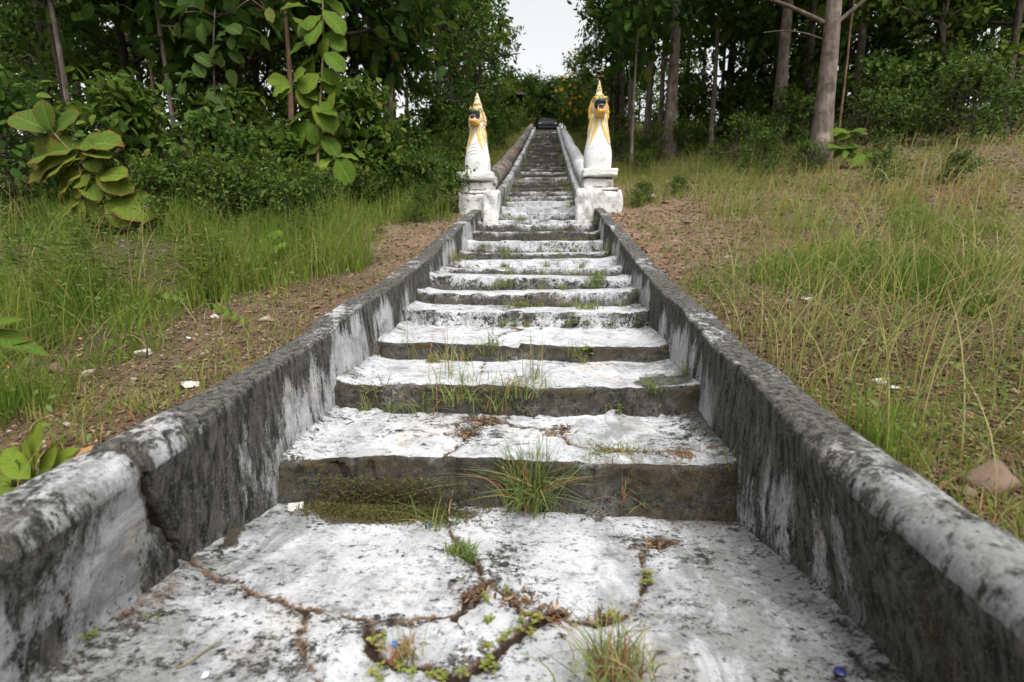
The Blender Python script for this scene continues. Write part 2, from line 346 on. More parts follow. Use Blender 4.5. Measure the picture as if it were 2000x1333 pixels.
for i in range(1, len(NZ)):                                          # keep the risers honest
    NZ[i] = max(NZ[i], NZ[i - 1] + 0.09); BZ[i] = min(max(BZ[i], NZ[i - 1] - 0.01), NZ[i] - 0.07)
UP_Y = [9.2, 14.0, 20.0, 26.8, 38.0]; UP_Z = [NZ[-1], 3.36, 5.2, 7.32, 10.9]
LOWER = len(NY)
N_UP = 48
for i in range(1, N_UP + 1):
    t = i / N_UP; z = NZ[LOWER - 1] + (10.9 - NZ[LOWER - 1]) * t
    NY.append(float(np.interp(z, UP_Z, UP_Y))); NZ.append(z); BZ.append(NZ[-2] + 0.012)
NY = np.array(NY); NZ = np.array(NZ); BZ = np.array(BZ)
HALF, HALF_UP = 1.03, 0.80
def stair_z(x, y):
    """height of the walking surface (scalar)"""
    if y < NY[0]: return 0.0
    i = int(np.searchsorted(NY, y, 'right')) - 1
    if i >= len(NY) - 1: return float(NZ[-1])
    t = (y - NY[i]) / (NY[i + 1] - NY[i]); return float(NZ[i] + (BZ[i + 1] - NZ[i]) * t)
WT_Y = [-2.0, 0.3, 1.0, 1.5, 1.85, 2.6, 3.26, 3.8, 4.77, 6.0, 9.15, 9.6]; WT_Z = [0.42, 0.46, 0.50, 0.55, 0.59, 0.70, 0.83, 0.92, 1.09, 1.38, 2.08, 2.2]
def wall_top(y): return np.interp(y, WT_Y, WT_Z)
GB_Y = [-6, -1, 1, 2.6, 4.8, 6, 9.2, 11.7, 20, 26.8, 38, 42, 60, 120]; GB_Z = [-0.5, 0.10, 0.30, 0.52, 0.93, 1.24, 2.0, 2.8, 5.3, 7.45, 10.9, 11.2, 11.5, 11.5]
def ground_np(x, y):
    x = np.asarray(x, float); y = np.asarray(y, float)
    z = np.interp(y, GB_Y, GB_Z)
    far = sstep(14, 26, y)
    z = z + 0.115 * np.clip(x - 1.5, 0, 7.5) * sstep(1.0, 8.0, y) * (1 - 0.75 * far) - 0.05 * np.clip(x - 1.5, 0, 4) * (1 - sstep(0.5, 4, y))
    z = z + 0.035 * np.clip(-x - 1.5, 0, 10) * sstep(2, 9, y) - 0.07 * np.clip(-x - 1.3, 0, 4) * (1 - sstep(1, 5, y))
    P = xyz(x, y); z = z + ((fbm(P, 0.55, 4, 3) - 0.5) * 0.30 * sstep(1.4, 3, np.abs(P[:, 0])) + (fbm(P, 3.1, 3, 9) - 0.5) * 0.05).reshape(z.shape)
    inner = np.where(y < 1.9, 1.225, np.where(y < 9.25, 1.185, np.where(y < 38.6, 0.98, -1)))
    return z - 0.9 * sstep(0.03, -0.05, np.abs(x) - inner)
def ground_z(x, y): return float(ground_np(np.array([x]), np.array([y]))[0])
def _march(px, py, fn, smax=70):
    d = ray(px, py); s = 0.6; last = s
    while s < smax:
        p = CAM + d * s
        if p[2] <= fn(p[0], p[1]):
            a, b = last, s
            for _ in range(24):
                m = (a + b) / 2; q = CAM + d * m
                if q[2] <= fn(q[0], q[1]): b = m
                else: a = m
            return CAM + d * b
        last = s; s *= 1.006
    return CAM + d * smax
def ghit(px, py): return _march(px, py, ground_z)
def shit(px, py): return _march(px, py, stair_z)

# ------------------------------------------------------------------ the ground
def lines(segs):
    out = [segs[0][0]]
    for (a, b, st) in segs:
        n = max(1, int(round((b - a) / st))); out += list(a + (b - a) * (np.arange(n) + 1) / n)
    return np.array(out)
gx = lines([(-90, -30, 4), (-30, -10, .8), (-10, -4, .2), (-4, -1.3, .08), (-1.3, -0.9, .03), (-0.9, 0.9, .3), (0.9, 1.3, .03), (1.3, 4, .08), (4, 10, .2), (10, 30, .8), (30, 90, 4)])
gy = lines([(-6, 0, .4), (0, 6, .08), (6, 14, .15), (14, 45, .4), (45, 120, 3)])
X, Y = np.meshgrid(gx, gy, indexing='ij'); Z = ground_np(X, Y)
P = xyz(X, Y, Z)
def bare(x, y):
    """1 on bare red earth beside the stairs, 0 in the vegetated parts"""
    P = xyz(x, y); n = fbm(P, 0.8, 4, 21) - 0.5 + .55 * (fbm(P, 3.6, 3, 121) - .5)
    xl, yl = P[:, 0], P[:, 1]
    left = sstep(-3.4, -2.1, xl - 0.13 * np.clip(yl - 4, 0, 4) + n * 2.2) * (xl < 0)
    right = (1 - sstep(-.5, 1.0, xl - 1.65 - 0.30 * np.clip(yl - 4.2, -2, 4.5) + n * 2.0)) * (xl > 0)
    near = (1 - sstep(2.0, 3.0, yl + n * 1.2)) * (1 - sstep(1.9, 2.9, xl + n * 1.5)) * (xl > 0)
    return np.clip(left + right + near * .85, 0, 1)
red = np.clip(bare(X, Y) * (0.35 + 0.65 * sstep(3.5, 7.0, P[:, 1])) * (0.55 + 0.9 * (fbm(P, 1.3, 3, 5) - 0.2)), 0, 1)
red = np.where(P[:, 0] > 0, np.maximum(red, 0.45 * fbm(P, 0.9, 3, 6)), red)
green = np.clip(1 - bare(X, Y), 0, 1) * np.where(X.ravel() > 0, .30, .8)
red = np.where((P[:, 0] > 0), np.maximum(red, .55 * sstep(1.5, 5, P[:, 1])), red)
gm = mesh_np("ground", P, grid_faces(len(gx), len(gy)), {'red': red, 'green': green}, True)
tag(obj("ground", gm, M_SOIL), kind="structure")

# ------------------------------------------------------------------ the staircase
CRACKS = [  # landing and first treads: (pixel polyline on the surface, half width m)
 ([(318, 1070), (350, 1092), (375, 1116), (430, 1136), (500, 1155), (545, 1170), (590, 1193)], .010, .012), ([(590, 1193), (640, 1196), (700, 1207), (745, 1218), (830, 1206), (895, 1206), (930, 1172), (945, 1137)], .014, .010),
 ([(868, 985), (870, 1025), (890, 1060), (905, 1090), (930, 1110), (945, 1137), (975, 1150), (1000, 1180), (1020, 1198)], .008, .016),
 ([(1020, 1198), (1080, 1200), (1100, 1215), (1160, 1212), (1220, 1205)], .010, .018), ([(1220, 1205), (1250, 1175), (1262, 1140), (1258, 1090), (1278, 1068), (1318, 1058)], .011, .013),
 ([(590, 1193), (595, 1240), (605, 1290), (625, 1345)], .008, .010), ([(895, 1206), (908, 1232), (897, 1265), (868, 1300)], .007, .006), ([(905, 1250), (915, 1290)], .006, .005),
 ([(728, 1225), (745, 1270), (800, 1308), (900, 1328), (960, 1290), (1000, 1250), (1040, 1215), (1092, 1196)], .022, .040), ([(935, 1140), (905, 1175), (890, 1210)], .022, .016), ([(1236, 1072), (1300, 1060)], .016, .018)]
CRACKS_1 = [([(866, 905), (885, 876), (915, 848), (938, 830)], .008, .016), ([(895, 824), (940, 818), (1000, 830), (1050, 836), (1092, 836), (1113, 872)], .022, .014), ([(945, 871), (985, 873), (1040, 866)], .007, .007), ([(1113, 872), (1190, 880), (1290, 890)], .008, .008)]
CRACKS_2 = [([(938, 740), (945, 715), (955, 690), (962, 674)], .008, .012)]
CRACKS_3 = [([(948, 674), (965, 660), (985, 648), (1015, 645), (1060, 642)], .016, .012)]
def world_cracks(cr): 
    out = []
    for pl, w0, w1 in cr:
        q = [shit(*p) for p in pl]; n = len(q); out.append([(a[0], a[1], .62 * (w0 + (w1 - w0) * i / max(1, n - 1)) - .002) for i, a in enumerate(q)])
    return out
CR = {0: world_cracks(CRACKS), 1: world_cracks(CRACKS_1), 2: world_cracks(CRACKS_2), 3: world_cracks(CRACKS_3)}
def near_half(y): return HALF + 0.10 * (1 - sstep(1.5, 2.1, y))
def crack_field(P, crs):
    w = np.stack([(fbm(P, 9, 3, 31) - 0.5) * 0.10, (fbm(P, 9, 3, 57) - 0.5) * 0.10], 1) + np.stack([(fbm(P, 40, 2, 5) - 0.5) * 0.02, (fbm(P, 40, 2, 7) - 0.5) * 0.02], 1)
    Q = P[:, :2] + w * .7; d = np.full(len(P), 9.0)
    for c in crs: d = np.minimum(d, polydist(Q, c))
    return d + (fbm(P, 14, 3, 77) - .5) * .018 + (fbm(P, 55, 2, 79) - .5) * .010
stair = thing("staircase", "long weathered whitewashed concrete staircase climbing the hill between two parapets", "staircase", (0, 0, 0))
LUMP = RNG.random(200)
def make_step(i):
    """tread i (0 = landing in front) with the riser below its nosing"""
    lower = i <= LOWER
    if i == 0: y0, z0, zb, y1, z1 = -1.6, 0.0, -0.25, NY[0] + .05, 0.0
    else:
        y0, z0, zb = NY[i - 1], NZ[i - 1], BZ[i - 1] - 0.03
        if i < len(NY): y1, z1 = NY[i] + .05, BZ[i]
        else: y1, z1 = NY[-1] + 2.4, NZ[-1] + 0.02
    half = (HALF + 0.03 if i <= LOWER else HALF_UP + 0.04) if i else HALF + .14
    fine = [0.012, 0.012, 0.015, 0.018, 0.022, 0.025][i] if i < 6 else (0.03 if lower else 0.06)
    nx = int(2 * half / fine) + 1; xs = np.linspace(-half, half, nx)
    prof = []                                                       # (y, z, part): 0 riser ... 1 tread
    rise = z0 - zb
    if i:
        for t in np.linspace(0, 1, max(5, int(rise / fine)))[:-1]: prof.append((y0 - 0.045 * (1 - t) ** 1.5, zb + (rise - 0.02) * t, 0.0))
        for a in (0.0, 0.35, 0.7, 1.0): prof.append((y0 + 0.02 - 0.02 * math.cos(a * PI / 2), z0 - 0.02 + 0.02 * math.sin(a * PI / 2), 0.5))
    ys = y0 + 0.025 + (y1 - y0 - 0.025) * np.linspace(0, 1, max(3, int((y1 - y0) / fine)))
    if i == 0: ys = np.concatenate([np.linspace(-1.6, 0.5, 24), np.linspace(0.51, y1, int((y1 - 0.5) / 0.0085))])
    for y in ys: prof.append((y, z0 + (z1 - z0) * (y - y0) / (y1 - y0), 1.0))
    pr = np.array(prof); n = len(pr)
    Xg = np.repeat(xs[None], n, 0); Yg = np.repeat(pr[:, 0:1], nx, 1); Zg = np.repeat(pr[:, 1:2], nx, 1); T = np.repeat(pr[:, 2:3], nx, 1)
    P = xyz(Xg, Yg, Zg); T = T.ravel(); x, y, z = P.T.copy()
    S = P + np.array([0, 0, 3.7 * i])
    big = fbm(S, 1.1, 3, 40 + i) - 0.5; mid = fbm(S, 5, 4, 60) - 0.5; sm = fbm(S, 24, 3, 80) - 0.5
    amp = 1.0 if i < 14 else 1.2
    edge = np.exp(-np.maximum(y - y0, 0) / 0.10) if i else 0 * y
    linex = fbm(xyz(x * 1.0, 3.3 * i), 2.6, 4, 17) - 0.5               # nosing wanders in plan and in height
    chip = np.clip(fbm(xyz(x, 9.1 * i), 6.5, 4, 23) - 0.56, 0, 1)
    dy = (linex * 0.17 + chip * 0.55) * edge * amp + (T < 1) * (mid * 0.05 + sm * 0.03)
    dz = big * 0.03 * (T > 0) + linex * 0.05 * edge - chip * 0.20 * edge * (T > 0.2) + (T > .8) * (mid * 0.014 + sm * 0.006)
    tilt = (LUMP[i] - .5) * 0.025; dz = dz + tilt * x / half * (i > 0) * (T > 0)
    # tread sags up towards the walls (mortar fillet)
    near_w = np.maximum(np.abs(x) - (half - 0.22), 0) / 0.22
    dz = dz + (T > .8) * near_w ** 2 * 0.045
    y = y + dy; z = z + dz
    dist_w = half - np.abs(x)
    soil = np.zeros(len(x)); moss = np.zeros(len(x)); white_bias = np.zeros(len(x)); crk = np.zeros(len(x)); grey = np.zeros(len(x))
    f2 = fbm(S, 2.0, 4, 90) - 0.5; f3 = fbm(S * np.array([1, 1, 1]), 7, 4, 95) - 0.5
    tr = T > 0.8; ri = ~tr
    w_t = [0.42, 0.45, 0.48, 0.48, 0.38, 0.38, 0.32][min(i, 6)] if i < 7 else (0.20 if lower else 0.0)
    w_r = [0, -0.30, -0.22, -0.25, 0.12, -0.10, -0.15, -0.05, 0.10, -0.30, 0.22, -0.35, -0.45, -0.2][i] if i < 14 else (0.30 if i < 17 else (-0.05, -0.25, 0.08, -0.30)[i % 4] - 0.25 * sstep(17, 40, i))
    m_r = [0, 0.46, 0.48, 0.46, 0.24, 0.33, 0.36, 0.30, 0.26, 0.42, 0.18, 0.42, 0.44, 0.26][i] if i < 14 else (0.22 if i < 17 else 0.48)
    white_bias = np.where(tr, w_t, w_r) + f2 * np.where(tr, 0.75, 1.6) + f3 * np.where(tr, .25, .8)
    if i: white_bias = white_bias - tr * 0.35 * np.exp(-np.maximum(y1 - 0.05 - y, 0) / 0.05) * (f3 + 0.4) + tr * 0.25 * edge
    white_bias = white_bias - 0.55 * np.exp(-dist_w / 0.10) * (0.6 + f3)
    grey = np.where(tr, .16, .10) + f2 * .5
    if i <= 2: white_bias = white_bias - 0.16 * sstep(0.35, 1.0, x + f2 * 0.9) * (i < 2); grey = grey + .62 * sstep(.25, .95, x + f2 * .9) * (1, .75, .5)[i]         # the right of the landing is grey
    if i == 0: white_bias = white_bias - 0.15 * sstep(-0.55, -1.05, x + f2 * 0.6); grey = grey + .5 * sstep(-.5, -1.0, x + f2 * .8) + .30 * sstep(1.35, .9, y + f2 * .5)
    moss = np.where(ri, m_r + f2 * 0.9, 0.02 + np.exp(-dist_w / 0.07) * 0.55 * (i > 0))
    if i: moss = moss + ri * 0.18 * sstep(z0 - rise * 0.55, z0, z) + (T == .5) * 0.05 - tr * 0.0
    if i: moss = moss + tr * np.exp(-np.maximum(y - y0 - .02, 0) / .035) * (.16 + 1.9 * f3 + .8 * f2) - ri * sstep(z0 - .045, z0, z) * (.10 + 1.6 * f3)
    if not lower: moss = moss + tr * (0.30 + f2 * 0.6)
    hr = np.clip((z - zb) / rise, 0, 1) if i else z * 0
    if i >= 5: white_bias = white_bias - ri * .36 * (i > 17); moss = moss + ri * .08 * (i > 17); white_bias = white_bias + ri * (.85 * (hr - .45) + .10 + (LUMP[i + 60] - .5) * .7); moss = moss - ri * .35 * sstep(.55, .95, hr) + ri * (LUMP[i + 90] - .5) * .35
    if i >= 8: moss = moss + ri * .5 * sstep(.35, .0, (z - zb) / rise) * (.6 + f3)
    if 0 < i < 8:                                                   # dirt gathers at the foot of the next riser
        soil = soil + tr * 0.42 * np.exp(-np.maximum(y1 - 0.05 - y, 0) / 0.03) * (0.8 + 2 * f3)
    if i in CR:
        d = crack_field(P, CR[i]); c = sstep(0.006, -0.004, d) * tr
        z = z - c * np.clip(0.010 - d * 0.9, 0, 0.035); crk = sstep(.001, -.006, d) * tr; soil = np.maximum(soil, c * .9); soil = np.maximum(soil, 0.40 * sstep(0.030, 0.0, d) * tr * (0.2 + 2.2 * (f3 + .2)))
        white_bias = white_bias - 0.25 * sstep(0.05, 0.0, d)
    if i == 0:
        # mossy strip along the left wall, mossy mat below the first riser, soil patch by the wall crack
        dl = polydist(np.stack([x, y], 1) + np.stack([f3, f3], 1) * 0.10 + np.array([[-.075, 0]]), [(*shit(*p)[:2], r) for p, r in (((405, 1072), .018), ((428, 1035), .03), ((462, 1000), .03), ((500, 965), .035), ((535, 925), .06))])
        moss = np.maximum(moss, 1.1 * sstep(0.02, -0.01, dl)); z = z + 0.012 * sstep(0.01, -0.02, dl)
        dm = np.hypot((x + 0.50) / 0.34, (y - 2.02) / 0.17) + f3 * 0.9 + f2 * 0.4
        moss = np.maximum(moss, 0.95 * sstep(1.05, 0.75, dm)); 
        moss = np.maximum(moss, 0.62 * sstep(1.92, 2.06, y + f3 * 0.30 + f2 * .22))
        ds = np.hypot((x + 1.12) / 0.12, (y - 1.36) / 0.15) + f3 * 1.2
        soil = np.maximum(soil, 0.42 * sstep(1.1, 0.4, ds))
    if i == 1:
        for (px, py, a, b) in ((1335, 893, .10, .05), (1390, 885, .06, .02), (1200, 885, .10, .02)):
            q = shit(px, py); ds = np.hypot((x - q[0]) / a, (y - q[1]) / b) + f3 * 1.6; soil = np.maximum(soil, tr * 0.75 * sstep(1.1, 0.6, ds))
    if i == 2:
        q = shit(1285, 745); ds = np.hypot((x - q[0]) / .14, (y - q[1]) / .12) + f3 * 1.8; white_bias = white_bias - 1.3 * tr * sstep(1.1, 0.6, ds)
    me = mesh_np("step", np.stack([x, y, z], 1), grid_faces(n, nx), {'white_bias': white_bias, 'moss': moss, 'soil': soil, 'crack': crk, 'grey': grey}, True)
    part("landing" if i == 0 else "step", me, M_STEP, stair)
for i in range(0, len(NY) + 1): make_step(i)

# ------------------------------------------------------------------ the parapet walls of the lower flight
def parapet(side, label):
    th = thing("parapet_wall", label, "parapet wall", (side * 1.1, 1.0, 0.0))
    def seg(ya, yb, name):
        ys = lines([(ya, yb, .02)]) if yb < 2.2 else lines([(ya, min(yb, 2.4), .012), (min(yb, 2.4), 4.5, .02), (4.5, yb, .035)]) if ya < 2.4 else lines([(ya, yb, .035)])
        if yb < 2.2: ys = lines([(ya, 0.6, .06), (0.6, yb, .010)])
        rows = []; KP = 74
        for y in ys:
            zt = float(wall_top(y)); zs = stair_z(0, y) if y > NY[0] else 0.0
            rl = 1 - float(sstep(1.45, 2.0, y))                          # rounded coping in front, crisp further up
            r = 0.015 + 0.065 * rl; hb = near_half(y); ht = HALF + 0.02; ho = 1.215 + 0.05 * rl
            zb = zs - 0.12; fl = 0.03 + 0.05 * rl
            p = []
            for t in np.linspace(0, 1, 7)[:-1]: p.append((hb - fl * (1 - math.sin(t * PI / 2)) if False else hb - fl * (1 - t) ** 2, zb + (0.12 + fl * .8) * t, 0))   # fillet at the foot
            for t in np.linspace(0, 1, 34)[:-1]: p.append((hb + (ht - hb) * t, zb + 0.12 + fl * .8 + (zt - r - zb - 0.12 - fl * .8) * t, 1))
            for t in np.linspace(0, 1, 8)[:-1]: p.append((ht + r - r * math.cos(t * PI / 2), zt - r + r * math.sin(t * PI / 2), 2))
            for t in np.linspace(0, 1, 12)[:-1]: p.append((ht + r + (ho - r - ht - r) * t, zt, 3))
            for t in np.linspace(0, 1, 6)[:-1]: p.append((ho - r + r * math.sin(t * PI / 2), zt - r + r * math.cos(t * PI / 2), 3))
            for t in np.linspace(0, 1, KP - len(p)): p.append((ho, zt - r - (0.85) * t, 4))
            rows.append([(a * side, y, b, c) for a, b, c in p])
        A = np.array(rows); n, m = A.shape[:2]; A = A.reshape(-1, 4); x, y, z, k = A.T.copy()
        S = A[:, :3] + np.array([0, 0, side * 9])
        f1 = fbm(S, 1.3, 4, 11) - .5; f2 = fbm(S * np.array([1, 1, .35]), 4, 5, 12) - .5; f3 = fbm(S, 22, 3, 13) - .5
        x = x + side * (f1 * 0.05 * (k < 4) + f2 * 0.025 + f3 * 0.009); z = z + (k >= 2) * (f1 * 0.03 + f3 * 0.008 + (fbm(S, 5, 3, 15) - .5) * 0.02)
        zt = wall_top(y); zs = np.array([stair_z(0, q) for q in ys]).repeat(m); h = np.clip((z - zs) / (zt - zs + 1e-6), 0, 1)
        face = (k <= 1)
        streak = fbm(S * np.array([1, 1, .12]), 5.5, 4, 19) - .5
        f0 = fbm(S * np.array([1, 1, .5]), 1.9, 3, 27) - .5
        white_bias = np.where(face, -0.02 - 0.42 * sstep(0.45, 0.95, h) + 0.30 * (1 - h) + streak * 2.0 + f0 * 2.2 - (.16 if side > 0 else .05) - .36 * (1 - sstep(1.3, 2.2, y)), -0.22 + f1 * 1.0 + f2 * .6)
        front = (1 - sstep(1.15, 1.75, y + f2 * .25))
        white_bias = white_bias + front * np.where(k >= 2, 0.38, 0.12 + f2 * .8) * (1.0 if side < 0 else 0.55)
        white_bias = np.where((side > 0) & face & (y < 2.4), white_bias - 0.25, white_bias)
        speck = np.where(k == 3, 0.62 + f1 * .4, 0.0) * (1 - front) + (k == 2) * .55 * (1 - front)
        moss = np.where(face, 0.55 * np.exp(-h / 0.10) + 0.08 + f1 * .5 + f2 * .4, 0.02)
        soil = np.zeros(len(x))
        crk = soil * 0
        if side < 0:                                                     # the broken joint across the left wall
            cl = [(at_x(284, 932, -1.06), .014), (at_x(300, 975, -1.06), .016), (at_x(312, 1010, -1.08), .020), (at_x(335, 1050, -1.11), .014), (at_x(350, 1095, -1.13), .010)]
            cl2 = [(q[1], q[2], r) for q, r in cl]; yj = cl2[0][0]
            cl2 = [(yj - 0.01, 0.8, .013), (yj + .0, .52, .013)] + cl2
            Q = np.stack([y + f3 * .03 + f2 * .05, z], 1); d = polydist(Q, cl2)
            dtop = np.abs(y - yj + f2 * .05 + f3 * .03) - .013
            d = np.where(k >= 2, dtop, d); c = sstep(0.006, -0.006, d)
            x = x - side * -1 * c * 0.05 * (k < 3) ; x = np.where(k < 3, x, x); z = z - c * 0.05 * (k >= 2); soil = np.maximum(soil, c * .7); crk = c; white_bias = white_bias - .8 * sstep(.03, 0, d)
        else:                                                            # knocked-out hollow under the right coping, its shade darkened into the colour
            q = at_x(1775, 1095, 1.08); d = np.hypot((y - q[1]) / .10, (z - q[2]) / .055) + f2 * .7
            c = sstep(1.15, 0.4, d) * (k <= 2); x = x + side * c * 0.05; white_bias = white_bias - c * .9
        grey = .18 + f1 * .5 + front * (.55 if side > 0 else .30) - (side < 0) * front * (k >= 3) * .35
        me = mesh_np(name, np.stack([x - side * 1.1, y - 1.0, z], 1), grid_faces(n, m) if side > 0 else grid_faces(n, m)[:, ::-1], {'white_bias': white_bias, 'moss': moss, 'soil': soil, 'speck': speck, 'crack': crk, 'grey': grey}, True)
        o = part(name, me, M_WALL, th)
    seg(-1.5, 9.28 if side > 0 else 9.22, "wall_body")
    return th
parapet(-1, "low left parapet wall of grey concrete with a broken joint across its front end")
parapet(1, "low right parapet wall of blackened concrete with a hollow knocked into its front end")

# ------------------------------------------------------------------ the serpent-body balustrades of the upper flight
def su(y): return np.interp(y, NY, NZ)
def balustrade(side, label, mat):
    th = thing("serpent_balustrade", label, "balustrade", (side * 1.1, 9.8, su(9.8)))
    ys = np.linspace(9.55, 38.2, 260); t = (ys - 9.55) / 28.6
    cx = side * (1.10 + 0.015 * np.sin(ys * .8)); r = 0.215 - 0.045 * t
    zc = su(ys) + 0.30 + 0.20 * np.exp(-(ys - 9.55) / 3.0) + 0.012 * np.sin(ys * 1.1)
    r = r * np.where(ys > 37.6, np.sqrt(np.clip(1 - ((ys - 37.6) / 0.62) ** 2, 0.02, 1)), 1)
    V, F = tube(np.stack([cx, ys, zc], 1), r, 22)
    V += ((fbm(V, 3, 4, 31) - .5) * .07)[:, None] * np.array([1, 0, 1])
    f = fbm(V, 1.2, 4, 33) - .5; top = sstep(0, .2, V[:, 2] - np.repeat(zc, 22))
    if side < 0: white_bias = 0.10 + f * 2.0; moss = 0.58 + f * 1.6
    else: white_bias = 0.62 + f * .9; moss = -.15 + f * .7
    part("serpent_body", mesh_np("serpent_body", V - np.array([side * 1.1, 9.8, su(9.8)]), F, {'white_bias': white_bias, 'moss': moss, 'grey': np.full(len(V), -.5 if side > 0 else -.2)}, True), mat, th)
    # low kerb between the steps and the body
    ys = np.linspace(9.5, 38.1, 200); rows = []
    for y in ys:
        z = su(y); hi = 0.17 + 0.16 * math.exp(-(y - 9.5) / 2.5)
        rows.append([(side * .775, y, z - .25), (side * .78, y, z + hi * .5), (side * .785, y, z + hi - .02), (side * .80, y, z + hi), (side * .88, y, z + hi + .02), (side * .95, y, z + hi + .01), (side * 1.0, y, z + hi - .03), (side * 1.2, y, z + .1), (side * 1.33, y, z + .1), (side * 1.35, y, z - .4)])
    A = np.array(rows); m = A.shape[1]; A = A.reshape(-1, 3); A += ((fbm(A, 4, 3, 7) - .5) * .05)[:, None] * np.array([1, 0, 1])
    F = grid_faces(len(ys), m); F = F if side > 0 else F[:, ::-1]
    f = fbm(A, 1.6, 4, 37) - .5
    part("kerb", mesh_np("kerb", A - np.array([side * 1.1, 9.8, su(9.8)]), F, {'white_bias': (0.10 if side < 0 else .32) + f * 1.4, 'moss': .15 + f * .9, 'grey': np.full(len(A), -.3)}, True), M_STEP, th)
    return th
balustrade(-1, "left serpent body balustrade overgrown with brown moss, beside the upper steps", M_RAIL)
balustrade(1, "right serpent body balustrade, mostly whitewashed, beside the upper steps", M_RAILW)

# ------------------------------------------------------------------ plinths
def plinth(side, label, x0, x1, zs):
    """x0 inner, x1 outer; zs: z of foot, ledge, block top, cap top"""
    th = thing("statue_plinth", label, "plinth", (side * (x0 + x1) / 2, 9.6, zs[0]))
    O = np.array([side * (x0 + x1) / 2, 9.6, zs[0]])
    def b(name, xa, xb, ya, yb, za, zb, m, bev=.02, rough=.02, seed=1):
        c = np.array([side * (xa + xb) / 2, (ya + yb) / 2, (za + zb) / 2]); V, F, T = rbox(c, (xb - xa, yb - ya, zb - za), bev, 8, rough, seed)
        part(name, mesh_np(name, V - O, [F, T], None, False), m, th)
    e = 0.0 if side < 0 else 0.13
    b("base_block", x0 + .02, x1 + .02 + e, 9.28, 10.15, zs[0] - .5, zs[1] - .06, M_PLINTH, .04, .07, 2)
    b("mortar_joint", x0 + .04, x1 - .02, 9.33, 10.1, zs[1] - .075, zs[1] + .002, M_PLINTHD, .01, .02, 3)
    b("ledge", x0 + .01, x1 + .01 + e * .5, 9.30, 10.12, zs[1] - .062, zs[1] - .012, M_PLINTH, .012, .035, 4)
    b("block", x0 + .02, x1 - .03, 9.34, 10.05, zs[1], zs[2] - .03, M_PLINTH, .02, .035, 5)
    b("mortar_joint", x0 + .04, x1 - .05, 9.37, 10.02, zs[2] - .045, zs[2] + .002, M_PLINTHD, .01, .02, 6)
    b("cap_slab", x0 - .01, x1 + .05, 9.26, 10.12, zs[2], zs[3], M_PLINTH, .03, .03, 7)
    b("front_pier", x0 - .12, x0 + .17, 9.16, 9.46, NZ[12] - .15, zs[1] - .03, M_PLINTH, .05, .06, 8)
    return th
zL = [at_y(930, q, 9.3)[2] for q in (425, 371, 353, 336)]; zR = [at_y(1175, q, 9.3)[2] for q in (412, 366, 345, 329)]
xl = [abs(at_y(q, 345, 9.3)[0]) for q in (962, 897)]; xr = [abs(at_y(q, 345, 9.3)[0]) for q in (1139, 1202)]
plinth(-1, "chipped white plinth under the left serpent statue, half hidden by a shrub", xl[0], xl[1], zL)
plinth(1, "chipped white plinth under the right serpent statue with a wide broken base", xr[0], xr[1], zR)

